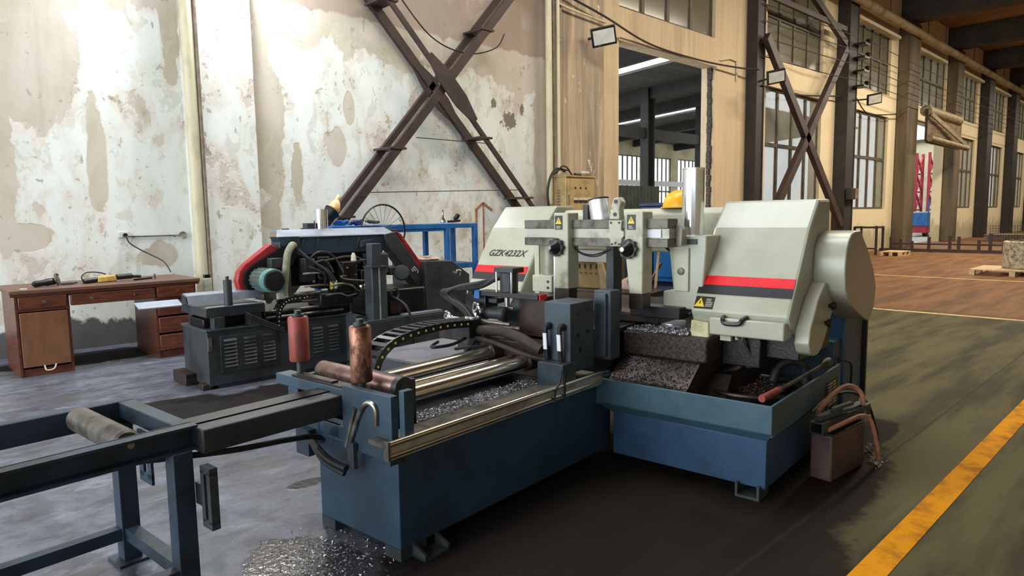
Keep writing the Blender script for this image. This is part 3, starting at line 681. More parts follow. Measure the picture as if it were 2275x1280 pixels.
# --- saw bow: two slanted wheel covers, back beam, belt guard, gear housing
PROF = [(3.50, .86), (3.80, 1.315), (3.95, 1.468), (4.16, 1.47), (4.16, 1.02), (3.78, .79), (3.54, .79)]
nrm = Vector((-.47, 0, .31)).normalized()
def cover(b0, b1, lb):
    c = part('wheel_cover', B().az(PROF, b0, b1), m_cream, S, bevel=.016, label=lb, flat=True)
    def strip(z0, z1, mat, nm, e0=0, e1=0, off=.003):
        f = lambda z: 3.50 + (z - .86) * .31 / .47
        pts = [Vector((f(z), 0, z)) + nrm * o for z, o in ((z0, .0), (z1, .0), (z1, off), (z0, off))]
        return part(nm, B().prism([p + Vector((0, b0 + .012 + e0, 0)) for p in pts], (0, b1 - b0 - .024 - e0 - e1, 0)), mat, c)
    strip(1.00, 1.048, m_red, 'red_stripe'); strip(.952, .9995, m_stripe, 'black_stripe')
    return c, strip
cR, sR = cover(1.115, 1.655, 'right slanted cream wheel cover')
cL, sL = cover(2.90, 3.40, 'left slanted cream wheel cover with the machine designation')
part('cover_handle', B().tube(spl([(3.50, 1.335, .845), (3.46, 1.345, .835), (3.45, 1.36, .815), (3.45, 1.43, .812), (3.46, 1.45, .83), (3.50, 1.46, .84)], 5), .012, 8), m_black, cR, smooth=True)
part('cover_step', B().prism([(3.515, 1.15, .84), (3.535, 1.15, .815), (3.565, 1.15, .80), (3.55, 1.15, .845)], (0, .46, 0)), m_creamd, cR)
def sticker(parent, o, ux, uy, wd, ht, tri_left=True):
    """black warning plate with a yellow triangle; o centre, ux and uy unit vectors"""
    o = Vector(o); ux = Vector(ux).normalized(); uy = Vector(uy).normalized(); nn = ux.cross(uy)
    def quad(u0, u1, v0, v1, d): return [o + ux * u0 + uy * v0 + nn * d, o + ux * u1 + uy * v0 + nn * d, o + ux * u1 + uy * v1 + nn * d, o + ux * u0 + uy * v1 + nn * d]
    p = part('warning_label', B().prism(quad(-wd / 2, wd / 2, -ht / 2, ht / 2, 0), nn * .002), m_plate, parent)
    b = B()
    s = min(wd, ht) * .40; c = o + (ux * (-wd * .22) if wd > ht else uy * (ht * .14)) + nn * .0022
    b.prism([c - ux * s - uy * s * .9, c + ux * s - uy * s * .9, c + uy * s], nn * .001)
    b.mi = 1
    cc = c + nn * .0012
    b.prism([cc - ux * s * .12 - uy * s * .3, cc + ux * s * .12 - uy * s * .3, cc + ux * s * .06 + uy * s * .45, cc - ux * s * .06 + uy * s * .45], nn * .0006)
    b.mi = 2
    if wd > ht:
        for i in range(5):
            q = quad(wd * .08, wd * random.uniform(.3, .45), -ht * .3 + i * ht * .14, -ht * .3 + i * ht * .14 + ht * .05, .002); b.prism(q, nn * .0008)
    else:
        for i in range(3):
            q = quad(-wd * .3, wd * random.uniform(.1, .3), -ht * .42 + i * ht * .08, -ht * .42 + i * ht * .08 + ht * .03, .002); b.prism(q, nn * .0008)
    part('label_print', b, (m_warn, m_plate, m_label), p if parent is S else S)
slope = Vector((.31, 0, .47)).normalized()
fz = lambda z: 3.50 + (z - .86) * .31 / .47
sticker(cR, Vector((fz(.905), 1.585, .905)) + nrm * .0005, (0, -1, 0), slope, .11, .075)
# machine designation lettering on the left cover
tc = bpy.data.curves.new('lettering', 'FONT'); tc.body = 'GZK4232X'; tc.size = .071; tc.shear = .28; tc.extrude = .0008; tc.align_x = 'CENTER'; tc.offset = .0016; tc.space_character = 1.02
to = bpy.data.objects.new('lettering_source', tc); COL.objects.link(to)
bpy.context.view_layer.update()
tm = bpy.data.meshes.new_from_object(to.evaluated_get(bpy.context.evaluated_depsgraph_get()))
COL.objects.unlink(to); bpy.data.objects.remove(to)
mt = Matrix((( 0, slope.x, nrm.x, fz(1.115) + nrm.x * .001 - 2.6), (-1, slope.y, nrm.y, 3.155 - 2.25), (0, slope.z, nrm.z, 1.115 + nrm.z * .001), (0, 0, 0, 1)))
tm.transform(mt); tm.materials.clear(); tm.materials.append(m_plate)
lo = bpy.data.objects.new('lettering', tm); COL.objects.link(lo); lo.parent = cL; ORG[lo.name] = ORG[S.name]
part('lower_guard', B().box(3.47, 3.60, 1.13, 1.53, .742, .835), m_cream, S, bevel=.008)
part('foot_guard', B().bz([(1.545, .80), (1.645, .81), (1.65, .75), (1.635, .67), (1.55, .675), (1.54, .73)], 3.49, 3.58), m_creamy, S, bevel=.008)
part('foot_guard_lip', B().box(3.50, 3.57, 1.55, 1.63, .655, .675), m_black, S)
bg_ = part('belt_guard', B().az([(3.84, 1.02), (4.01, .87), (3.85, .70), (3.80, .662), (3.74, .643), (3.67, .645), (3.61, .675), (3.58, .72), (3.60, .80), (3.72, .94)], 1.04, 1.115), m_cream, S, bevel=.006)
for aa, zz in ((3.92, .885), (3.85, .80)):
    part('knob', B().lathe([(.010, 0), (.012, .012), (.022, .014), (.024, .03), (.018, .036)], (aa, 1.04, zz), (0, -1, 0), 10), m_black, bg_, smooth=True)
capp = [(4.04, 1.29), (4.16, 1.29), (4.32, 1.19), (4.50, 1.05), (4.58, .94), (4.55, .82), (4.48, .765), (4.40, .75), (4.20, .815), (4.03, .88), (3.93, .935), (3.88, .98), (3.86, 1.06), (3.865, 1.13), (3.88, 1.20), (3.92, 1.245), (3.97, 1.275)]
part('wheel_housing', B().az(capp, .95, 1.115), m_cream, S, bevel=.006, label='deep rounded housing on the drive wheel, right end')
part('motor_stub', B().cyl((3.66, 1.115, .79), (3.66, 1.20, .79), .05, 20), m_creamd, S, smooth=True)
part('back_beam', B().az([(4.0, 1.15), (4.0, 1.40), (4.05, 1.435), (4.25, 1.435), (4.25, 1.15)], 1.655, 2.90), m_creamd, S, bevel=.01)
part('brush_motor', B().lathe([(.05, 0), (.05, .02), (.042, .025), (.042, .12), (.05, .125), (.05, .14)], (3.8, 1.42, .52), (0, 0, 1), 20), m_steel, S, smooth=True)
for k in range(5): part('motor_fin', B().lathe([(.05, 0), (.05, .008)], (3.8, 1.42, .56 + k * .022), (0, 0, 1), 20), m_steel, S, smooth=True)
part('coolant_hose', B().tube(spl([(3.82, 1.30, .44), (3.86, 1.28, .53), (3.9, 1.22, .56), (3.95, 1.17, .52), (3.96, 1.16, .42)], 7), .026, 12), m_rub, S, smooth=True)
part('blade_arm', B().box(3.62, 3.76, 1.30, 1.52, .55, .72).box(3.7, 4.25, 1.12, 1.42, .60, .74), m_dark, S, bevel=.008)
part('feed_pipe', B().tube([(3.55, 1.40, .74), (3.66, 1.34, .56)], .012, 8), m_steeld, S, smooth=True)
part('tap_handle', B().box(3.55, 3.58, 1.44, 1.5, .70, .75).box(3.56, 3.59, 1.38, 1.42, .71, .75), m_creamd, S)
# --- columns, crossbeam, guide arms
b = B().bz([(1.60, 1.275), (1.865, 1.275), (1.865, 1.21), (1.83, 1.205), (1.80, .955), (1.865, .95), (1.865, .855), (1.67, .85), (1.62, .95), (1.60, 1.2)], 3.58, 3.80)
cc = part('lift_column', b, m_cream, S, bevel=.008, label='cream cylinder column beside the right cover')
part('column_pad', B().box(3.565, 3.585, 1.70, 1.79, .955, 1.205), m_creamd, cc, bevel=.004)
part('sight_glass', B().lathe([(.022, 0), (.02, .008), (.012, .01)], (3.565, 1.745, 1.07), (-1, 0, 0), 18), m_steeld, cc, smooth=True)
part('maker_plate', B().box(3.574, 3.58, 1.655, 1.715, 1.225, 1.255), m_plate, cc)
part('lift_piston', B().cyl((3.69, 1.735, 1.27), (3.69, 1.735, 1.655), .062, 36), m_chromeb, S, smooth=True, label='tall polished chrome cylinder above the right column')
part('piston_rim', B().lathe([(.062, 0), (.064, .002), (.064, .008), (.058, .01)], (3.69, 1.735, 1.65), (0, 0, 1), 36), m_chrome, S, smooth=True)
part('column_foot', B().lathe([(.075, 0), (.08, .01), (.078, .15), (.06, .155)], (3.72, 1.70, .66), (0, 0, 1), 24), m_steeld, S, smooth=True)
part('column_sleeve', B().cyl((3.72, 1.70, .80), (3.72, 1.70, .86), .05, 24), m_chromeb, S, smooth=True)
part('clamp_bar', B().box(3.5, 3.62, 1.72, 2.04, .80, .865), m_black, S, bevel=.004)
part('rear_column', B().cyl((3.62, 2.71, .78), (3.62, 2.71, 1.24), .075, 28), m_colg, S, smooth=True)
part('rear_column_rail', B().box(3.6, 3.75, 2.80, 2.84, .8, 1.25), m_creamd, S, bevel=.004)
part('rear_column_block', B().box(3.5, 3.62, 2.62, 2.78, .90, 1.01), m_creamd, S, bevel=.006)
for zz in (.93, .97): part('block_screw', B().cyl((3.496, 2.65, zz), (3.503, 2.65, zz), .009, 10), m_black, S)
for bb in (2.545, 2.515): part('chrome_guide', B().cyl((3.44, bb, .86), (3.44, bb, 1.20), .013, 14), m_chromeb, S, smooth=True)
cb = part('crossbeam', B().box(3.40, 3.52, 1.745, 2.76, 1.318, 1.372), m_steeld, S, bevel=.003, label='top edge of the grey crossbeam')
part('beam_web', B().box(3.415, 3.52, 1.745, 2.76, 1.262, 1.318), m_strip, cb)
part('beam_lower_edge', B().bz([(1.745, 1.262), (2.76, 1.262), (2.76, 1.212), (1.745, 1.212)], 3.40, 3.52), m_steeld, cb, bevel=.003)
part('beam_label', B().box(3.406, 3.4145, 1.79, 1.90, 1.268, 1.312), m_white, cb)
part('beam_end_bracket', B().bz([(1.71, 1.31), (1.745, 1.345), (1.745, 1.22), (1.715, 1.22)], 3.50, 3.56), m_strip, cb)
def arm(b0, b1, taper, lb, kb):
    a = part('guide_arm', B().bz([(b0, 1.415), (b1, 1.415), (b1, 1.20), (b1 - taper, .95), (b0 + taper * .05, .95), (b0, 1.20)], 3.355, 3.47), m_creamd, S, bevel=.006, label=lb)
    sticker(a, (3.3545, (b0 + b1) / 2 + .015, 1.355), (0, -1, 0), (0, 0, 1), .055, .085)
    kx = 3.355
    bm = B()
    prof = []
    for k in range(48):
        th = 2 * PI * k / 48; r = .052 + .005 * math.cos(8 * th); prof.append((kx - .035, kb + r * math.cos(th), 1.205 + r * math.sin(th)))
    bm.prism(prof, (.028, 0, 0)); bm.lathe([(.03, 0), (.03, .03)], (kx, kb, 1.205), (-1, 0, 0), 20)
    kn = part('clamp_knob', bm, m_black, a, smooth=True)
    part('knob_cone', B().lathe([(.045, 0), (.03, .02), (.018, .045), (.012, .05)], (kx - .035, kb, 1.205), (-1, 0, 0), 20), m_black, a, smooth=True)
    part('knob_pin', B().lathe([(.013, 0), (.013, .008)], (kx - .083, kb, 1.205), (-1, 0, 0), 14), m_steel, a, smooth=True)
    part('arm_shoe', B().box(3.37, 3.46, b0 + .005, b1 - taper * .6, .86, .95), m_oily, a, bevel=.004)
arm(2.385, 2.49, .0, 'left cream blade guide arm', 2.46)
arm(1.875, 1.99, .03, 'right cream blade guide arm', 1.955)
jb2 = part('junction_block', B().bz([(2.03, 1.365), (2.115, 1.365), (2.115, 1.325), (2.11, 1.30), (2.13, 1.29), (2.13, 1.27), (2.105, 1.255), (2.105, 1.215), (2.03, 1.215), (2.03, 1.26), (2.015, 1.275), (2.015, 1.30), (2.035, 1.31)], 3.385, 3.41), m_creamd, S, bevel=.003)
for bb, zz in ((2.045, 1.352), (2.10, 1.352), (2.045, 1.228), (2.093, 1.228), (2.07, 1.235)): part('socket_bolt', B().cyl((3.382, bb, zz), (3.387, bb, zz), .007, 10), m_black, jb2)
b = B(); pts = []
for k in range(60):
    th = 2 * PI * k / 60; r = .060 + (.003 if (k // 5) % 2 else 0); pts.append((r * math.cos(th), r * math.sin(th)))
ax = Vector((0.0, .16, 1)).normalized(); u = Vector((1, 0, 0)); vv = ax.cross(u); c0 = Vector((3.47, 2.22, 1.365))
b.prism([c0 + u * p + vv * q for p, q in pts], ax * .125)
part('feed_cylinder', b, m_silv2, S, smooth=True, label='ribbed silver cylinder tilted above the crossbeam')
part('cylinder_lid', B().lathe([(.064, 0), (.064, .008), (.06, .01)], c0 + ax * .125, ax, 28), m_black, S, smooth=True)
part('cylinder_back_plate', B().box(3.45, 3.5, 2.305, 2.34, 1.37, 1.46), m_black, S)
part('cylinder_clevis', B().bz([(2.07, 1.37), (2.14, 1.37), (2.14, 1.40), (2.115, 1.42), (2.13, 1.45), (2.11, 1.495), (2.08, 1.50), (2.06, 1.47), (2.075, 1.43)], 3.43, 3.49), m_creamd, S, bevel=.006)
for bb, zz in ((2.095, 1.475), (2.10, 1.40)): part('clevis_pin', B().cyl((3.426, bb, zz), (3.432, bb, zz), .012, 12), m_black, S)
part('beam_post', B().box(3.56, 3.66, 2.19, 2.245, .80, 1.24), m_slate2, S, bevel=.004)
part('beam_cable', B().tube(spl([(3.42, 2.40, 1.215), (3.42, 2.33, 1.17), (3.42, 2.24, 1.16), (3.42, 2.14, 1.19)], 7), .005, 6).tube(spl([(3.42, 2.40, 1.205), (3.42, 2.32, 1.16), (3.42, 2.22, 1.152), (3.42, 2.12, 1.195)], 7), .004, 6), m_rub, S, smooth=True)
part('rear_hose', B().tube(spl([(3.62, 1.84, 1.2), (3.62, 1.80, 1.12), (3.62, 1.76, 1.0), (3.64, 1.74, .9)], 7), .010, 8), m_orange, S, smooth=True)
part('rear_hose', B().tube(spl([(3.62, 1.88, 1.21), (3.7, 1.84, 1.16), (3.8, 1.78, 1.17), (3.8, 1.76, 1.2)], 7), .008, 8), m_rub, S, smooth=True)
part('saw_body', B().box(3.3, 4.2, 2.05, 2.65, .45, .74), m_dark, S, bevel=.01)
part('saw_body_rail', B().box(3.6, 4.4, 1.9, 3.0, .74, .80), m_oily, S, bevel=.01)
part('power_unit', B().box(4.44, 4.86, 1.08, 1.85, 0, .80), m_blue, S, bevel=.006)
for zz in (.62, .58, .54, .49): part('unit_screw', B().cyl((4.72, 1.076, zz), (4.72, 1.081, zz), .008, 8), m_steel, S)
part('unit_edge', B().box(4.90, 4.93, 1.06, 1.5, .15, .72), m_black, S)
part('tray_rear_box', B().box(4.30, 4.44, 1.10, 1.95, .05, .62), m_bluedk, S, bevel=.006)
part('unit_cable', B().tube(spl([(4.36, 1.09, .5), (4.5, 1.06, .46), (4.54, 1.06, .36), (4.56, 1.07, .30)], 6), .007, 6), m_rub, S, smooth=True)

# things lying on the saw
hh = B(); seg = 28
hp = [(.125, 0), (.122, .03), (.112, .06), (.092, .09), (.062, .108), (.03, .116), (.0, .118)]
hat = thing('hard_hat', 'yellow hard hat lying on the back beam of the saw', 'hard hat', (4.13, 2.02, 1.436), TH)
part('shell', hh.lathe(hp, (4.13, 2.02, 1.436), (0, 0, 1), seg), m_yel, hat, smooth=True)
part('brim', B().lathe([(.125, 0), (.136, .001), (.136, .007), (.122, .012)], (4.13, 2.02, 1.436), (0, 0, 1), seg), m_yel, hat, smooth=True)
wr = thing('socket_wrench', 'long rusty bar wrench with red grip lying on the tray corner', 'wrench', (3.6, 1.1, .49), TH)
part('shaft', B().cyl((3.30, 1.135, .50), (4.0, 1.09, .53), .011, 12), m_steeld, wr, smooth=True)
part('grip', B().cyl((3.21, 1.142, .502), (3.40, 1.128, .507), .018, 14), m_redrol, wr, smooth=True, label='worn red tube grip')
part('socket', B().lathe([(.013, 0), (.024, .03), (.026, .10), (.026, .11), (.016, .111), (.016, .07)], (4.0, 1.09, .53), (.99, -.05, .04), 20), m_steeld, wr, smooth=True)

# ------------------------------------------------------------------ pump box on the floor beside the tray
T4 = math.radians(-4)
pb = thing('coolant_box', 'low brown metal box on the floor right of the blue tray', 'box', (3.6, 1.597, 0), T4)
part('shell', B().box(3.41, 3.80, 1.54, 1.655, 0, .245), m_brownbox, pb, bevel=.010)
part('lid', B().box(3.43, 3.80, 1.545, 1.65, .245, .249), m_black, pb)
tb = B(); A0, A1 = 3.38, 3.95
for (y0, y1, z0, z1) in ((1.575, 1.645, .2495, .2555), (1.575, 1.645, .3055, .3115), (1.575, 1.581, .2555, .3055), (1.639, 1.645, .2555, .3055)): tb.box(A0, A1, y0, y1, z0, z1)
solo('square_tube', tb, m_slate, 'dark square steel tube lying on the brown box', 'tube', T4)
solo('scrap_bundle', B().bar((3.42, 1.62, .325), (3.62, 1.60, .33), .035, .026).bar((3.55, 1.605, .35), (3.74, 1.59, .352), .022, .018), m_slate2, 'small grey rod bundle on the square tube end', 'scrap', T4)
solo('hose', B().tube(spl([(3.66, .955, .268), (3.80, .90, .29), (3.95, .865, .29), (4.03, .835, .25), (4.07, .81, .12), (4.11, .80, .014)], 8), .012, 8), m_orange, 'faded orange hose trailing over the brown box', 'hose', TH, smooth=True)
solo('hose', B().tube(spl([(3.72, 1.025, .34), (3.92, 1.0, .40), (4.08, .965, .415), (4.13, .91, .37), (4.10, .89, .29), (4.06, .885, .20)], 8), .014, 8), m_orange, 'pale thick hose looping up from the square tube', 'hose', TH, smooth=True)
solo('cable', B().tube(spl([(3.70, 1.05, .335), (3.95, 1.03, .37), (4.2, .97, .35), (4.36, .92, .25), (4.43, .89, .1), (4.46, .88, .011)], 8), .008, 8), m_rub, 'dark cable arching behind the brown box', 'cable', TH, smooth=True)
m_crumb = M('dirty_crumbs', '9c9072', '6a604a', 40, .8)
solo('debris_and_glare', chips(lambda: (lambda q: (4.02 + q * .34 + random.gauss(0, .03), .79 + q * .12 + random.gauss(0, .018)))(random.random()), 170, .004, .013, lambda x, y: .007, .008), m_crumb, 'pale crumbs and curls swept beside the brown box', 'debris', TH, stuff=True)
solo('debris_and_glare', chips(lambda: (random.gauss(1.26, .12), random.gauss(2.46, .13)), 700, .003, .008, lambda x, y: .004, .004), m_chip, 'bright flecks modelled as glare on the wet patch before the blue bed', 'debris', 0, stuff=True)  # bright flecks added to imitate glare on the wet floor

# ------------------------------------------------------------------ roller feed table on the left
ft = thing('roller_table', 'blue steel roller feed table at the lower left with one lying roller', 'roller table', (.4, 2.7, 0), TH)
def chan(bm, a0, a1, b0, b1, z0, z1): return bm.box(a0, a1, b0, b1, z0, z1)
def beam(bs, lb):
    b = B(); s = 1 if bs > 2.6 else -1
    b.box(-1.6, 1.08, bs - .006, bs + .006, .575, .665).box(-1.6, 1.08, bs, bs + .055 * s, .655, .665).box(-1.6, 1.08, bs, bs + .055 * s, .575, .585)
    part('side_beam', b, m_bluedk, ft, label=lb)
beam(2.47, 'near side channel'); beam(2.99, 'far side channel')
part('end_beam', B().box(1.02, 1.08, 2.47, 2.99, .60, .665), m_bluedk, ft, bevel=.003)
part('end_beam', B().box(-1.6, -1.54, 2.47, 2.99, .60, .665), m_bluedk, ft, bevel=.003)
for aa in (.87, .05, -.75):
    r = part('table_roller', B().lathe([(.04, 0), (.048, .01), (.048, .47), (.04, .48)], (aa, 2.49, .635), (0, 1, 0), 28), m_steeld, ft, smooth=True)
    part('axle', B().cyl((aa, 2.46, .635), (aa, 3.0, .635), .012, 12), m_steel, r, smooth=True)
for aa in (.98, -1.45):
    for bb in (2.40, 2.93):
        part('leg', B().box(aa, aa + .07, bb, bb + .07, .012, .58), m_bluedk, ft, bevel=.003)
        part('leg_foot', B().box(aa - .03, aa + .10, bb - .03, bb + .10, 0, .012), m_bluedk, ft)
part('foot_rail', B().box(.99, 1.04, 2.47, 2.93, .10, .15), m_bluedk, ft)
part('foot_rail', B().box(-1.40, .98, 2.41, 2.46, .10, .15), m_bluedk, ft)
part('foot_rail', B().box(-1.40, .98, 2.94, 2.99, .10, .15), m_bluedk, ft)
sl = B().box(1.0, 1.008, 2.84, 2.93, .42, .58)
sl.box(1.0, 1.008, 2.80, 2.815, .40, .58).box(1.0, 1.008, 2.775, 2.79, .40, .58).box(1.0, 1.008, 2.775, 2.815, .40, .42)
part('slot_bracket', B().box(1.0, 1.01, 2.72, 2.76, .42, .575).box(1.0, 1.01, 2.65, 2.685, .42, .575).box(1.0, 1.01, 2.65, 2.76, .40, .44).box(1.0, 1.01, 2.65, 2.76, .555, .602), m_bluedk, ft)
part('slot_bracket', B().box(1.05, 1.08, 2.33, 2.355, .33, .52).box(1.05, 1.08, 2.285, 2.31, .33, .52).box(1.05, 1.08, 2.285, 2.355, .31, .34).box(1.05, 1.08, 2.285, 2.355, .51, .535), m_slate2, ft)
part('bracket_arm', B().box(1.055, 1.065, 2.35, 2.41, .38, .46), m_slate2, ft)
part('under_clip', B().box(.45, .60, 2.50, 2.53, .55, .572), m_black, ft)
link = B().box(1.08, 1.70, 2.38, 2.47, .56, .65)
part('link_bar', link, m_slate, ft, bevel=.006, label='dark square bar joining table and saw bed')
part('link_plate', B().box(1.08, 1.70, 2.47, 2.56, .648, .655), m_dark, ft)
solo('cable', B().tube(spl([(.9, 2.5, .56), (1.2, 2.43, .53), (1.45, 2.45, .50), (1.62, 2.5, .46), (1.66, 2.5, .43)], 8), .012, 8), m_rub, 'black cable slung under the bar from table to saw bed', 'cable', TH, smooth=True)
solo('cable', B().tube(spl([(1.65, 2.62, .44), (1.63, 2.5, .40), (1.62, 2.4, .375), (1.63, 2.3, .36)], 8), .016, 8).tube(spl([(1.65, 2.60, .43), (1.62, 2.48, .38), (1.61, 2.4, .36), (1.62, 2.3, .34)], 8), .012, 8), m_rub, 'thick black cables across the blue bed end', 'cable', TH, smooth=True)

# ------------------------------------------------------------------ second, dark band saw (its own axes: x along the wall, y towards it)
D = thing('band_saw', 'older dark grey band saw with red edged bow in front of the white wall', 'band saw', (1.975, 5.688, 0))
ORG[D.name] = (Vector((0, 0, 0)), 0.0)
part('base', B().box(0, 1.30, 0, .58, .03, .485).box(.02, 1.28, .02, .56, 0, .03), m_slate, D, bevel=.006)
part('foot_block', B().box(-.09, .04, .30, .62, 0, .10), m_oily, D, bevel=.005)
part('foot_block', B().box(-.05, .08, .02, .12, 0, .05), m_oily, D, bevel=.005)
part('base_rim', B().box(-.01, 1.31, -.015, .59, .485, .505), m_slate2, D, bevel=.003)
for k, (a0, a1) in enumerate(((.10, .60), (.74, 1.22))):
    lp = part('louvre_panel', B().box(a0, a1, -.008, 0, .13, .44), m_slate, D, bevel=.003)
    cw = (a1 - a0) / 3
    for c in range(3):
        for r in range(8):
            z = .395 - r * .031; x0 = a0 + .03 + c * cw
            part('louvre', B().prism([(x0, -.008, z), (x0, -.008, z + .018), (x0, -.022, z)], (cw - .06, 0, 0)), m_slate, lp)
part('latch', B().box(.005, .03, -.02, 0, .33, .44), m_steel, D)
part('infeed_table', B().box(0, .50, -.01, .58, .605, .683).box(.06, .15, -.012, .08, .50, .605).box(.36, .47, .0, .1, .50, .62).box(.05, .15, .48, .56, .50, .605), m_slate, D, bevel=.005)
part('table_edge', B().box(.02, .49, -.013, .05, .683, .690), m_silver, D)
part('table_gear', B().box(.02, .45, .12, .45, .505, .58).box(.5, .9, .1, .5, .505, .56), m_dark, D, bevel=.01)
part('infeed_chute', B().bz([(.24, .800), (.24, .792), (.135, .776), (.115, .722), (.105, .722), (.122, .786)], -.09, .56), m_silver, D, label='bent pale sheet chute over the infeed')
part('chute_end', B().bz([(.24, .79), (.135, .776), (.115, .722), (.24, .70)], -.10, -.085), m_black, D)
part('chute_bar', B().bz([(.34, .685), (.46, .725), (.46, .733), (.34, .693)], -.40, -.06), m_silver, D, label='flat pale bar sticking out past the desk')
part('guide_roller', B().cyl((.20, .02, .69), (.20, .02, .905), .034, 20).cyl((.20, .02, .905), (.20, .02, .935), .014, 10), m_slate, D, smooth=True, label='upright dark roller')
for k in range(3):
    part('cable', B().tube(spl([(.32, -.02, .62 - .02 * k), (.42, -.05, .56 - .02 * k), (.55, -.05, .49 - .018 * k), (.66, -.02, .44 - .015 * k)], 7), .010, 6), m_rub, D, smooth=True)
ch2 = part('cable_chain_bracket', B().box(.58, .70, -.03, .03, .43, .46), m_black, D)
p2 = spl([(.60, 0, .46), (.605, 0, .56), (.63, 0, .635), (.69, 0, .685), (.77, 0, .70), (.88, 0, .695)], 8)
for i in range(0, len(p2) - 3, 3):
    q0, q1 = p2[i], p2[i + 3]; t = (q1 - q0).normalized(); nn = Vector((-t.z, 0, t.x)); ln = (q1 - q0).length
    b = B()
    for yy in (-.045, .035): b.prism([q0 + Vector((0, yy, 0)) + t * u + nn * v for u, v in ((0, -.02), (ln, -.02), (ln * 1.05, 0), (ln, .02), (0, .02))], (0, .01, 0))
    b.prism([q0 + Vector((0, -.045, 0)) + t * u + nn * v for u, v in ((ln * .3, .014), (ln * .75, .014), (ln * .75, .021), (ln * .3, .021))], (0, .09, 0))
    b.mi = 1; c = q0 + t * ln * .5; b.cyl((c.x, -.047, c.z), (c.x, -.0455, c.z), .006, 8)
    part('chain_link', b, (m_black, m_label), ch2)
# bow
part('bow_beam', B().box(.74, 1.93, .16, .34, 1.07, 1.243), m_bluedk, D, bevel=.006)
part('bow_cover', B().hexa([(.71, .15, 1.236), (1.97, .15, 1.236), (1.97, .155, 1.246), (.71, .155, 1.246), (.80, .33, 1.295), (1.96, .33, 1.295), (1.96, .335, 1.305), (.80, .335, 1.305)])
     .box(.80, 1.96, .33, .5, 1.288, 1.303), m_silver, D, label='pale sheet cover along the top of the bow')
part('bow_hinge', B().cyl((.86, .36, 1.307), (.93, .36, 1.307), .008, 8), m_black, D)
part('bow_hinge', B().cyl((1.05, .36, 1.307), (1.12, .36, 1.307), .008, 8), m_black, D)
part('wheel_case', B().az([(.66, 1.185), (.42, 1.015), (.365, .95), (.345, .87), (.365, .79), (.42, .745), (.55, .72), (.72, .86), (.84, 1.09), (.76, 1.13)], .18, .27), m_redm2, D, bevel=.012, label='red rounded wheel case at the motor end')
part('wheel_case_front', B().az([(.74, 1.15), (.49, 1.015), (.405, .94), (.39, .87), (.41, .80), (.55, .74), (.76, .86), (.90, 1.09), (.86, 1.2)], .135, .185), m_dark, D)
part('bow_arm', B().az([(.71, 1.243), (.79, 1.12), (.92, 1.07), (.92, 1.243)], .14, .3), m_bluedk, D)
part('bow_arm', B().az([(1.84, 1.235), (1.965, 1.258), (2.345, .765), (2.255, .675), (2.215, .69), (1.86, 1.14)], .14, .30), m_slate, D, bevel=.006, label='slanting grey right arm of the bow')
part('red_edge', B().az([(1.985, 1.265), (2.05, 1.235), (2.39, .795), (2.335, .745)], .15, .36), m_redm2, D, bevel=.006, label='red cover strip along the right arm')
q = B()
for (a0, z0, a1, z1) in ((2.155, .855, 2.195, .885), (2.195, .885, 2.245, .835), (2.155, .855, 2.172, .835), (2.245, .835, 2.228, .815), (2.185, .862, 2.215, .838), (2.178, .84, 2.20, .86)):
    q.bar((a0, .138, z0), (a1, .138, z1), .002, .007)
part('bow_mark', q, m_white, D, label='small white square mark on the right arm')
part('bow_web', B().box(.86, 1.86, .22, .30, .78, 1.08), m_dark, D)
for k, (a, z, w2, hh2) in enumerate(((.92, .93, .10, .22), (1.05, .90, .12, .3), (1.30, .86, .16, .26), (1.62, .95, .2, .2), (1.50, .80, .1, .2))):
    part('bow_casting', B().box(a, a + w2, .05, .24, z - hh2 / 2, z + hh2 / 2), (m_slate, m_dark, m_oily)[k % 3], D, bevel=.01)
part('bow_rib', B().bar((.97, .155, 1.21), (.93, .155, 1.12), .012, .012).bar((1.12, .155, 1.22), (1.10, .155, 1.13), .012, .012).bar((1.56, .155, 1.22), (1.52, .155, 1.11), .012, .012), m_slate2, D)
part('bow_gusset', B().az([(1.56, 1.18), (1.68, 1.19), (1.55, 1.12)], .10, .16), m_slate, D)
part('blade_guide', B().az([(1.58, 1.05), (1.80, 1.06), (1.82, .93), (1.62, .90)], .06, .16), m_bluedk, D, bevel=.008)
mo = part('motor', B().cyl((.53, -.12, .88), (.53, .17, .88), .095, 28), m_mot, D, smooth=True, label='ribbed electric motor')
for k in range(18):
    th = 2 * PI * k / 18; c = Vector((.53 + .098 * math.cos(th), 0, .88 + .098 * math.sin(th)))
    part('motor_fin', B().bar(c + Vector((0, -.08, 0)), c + Vector((0, .17, 0)), .006, .012), m_mot, mo)
part('motor_cowl', B().lathe([(.104, 0), (.104, .06), (.098, .075)], (.53, -.08, .88), (0, -1, 0), 28), m_green, mo, smooth=True, label='pale green motor end ring')
part('fan_cover', B().lathe([(.088, 0), (.085, .02), (.05, .026)], (.53, -.152, .88), (0, -1, 0), 28), m_black, mo, smooth=True)
part('terminal_box', B().box(.60, .72, .05, .14, .97, 1.06), m_slate, D, bevel=.006)
part('motor_support', B().box(.50, .72, .02, .2, .70, .76), m_steeld, D, bevel=.004)
part('coolant_hose', B().tube(spl([(.84, .10, 1.165), (.79, .03, 1.165), (.735, .0, 1.10), (.71, -.01, .99), (.69, -.01, .86), (.68, 0, .73)], 7), .032, 14), m_hose, D, smooth=True, label='ribbed grey green hose arching from the bow')
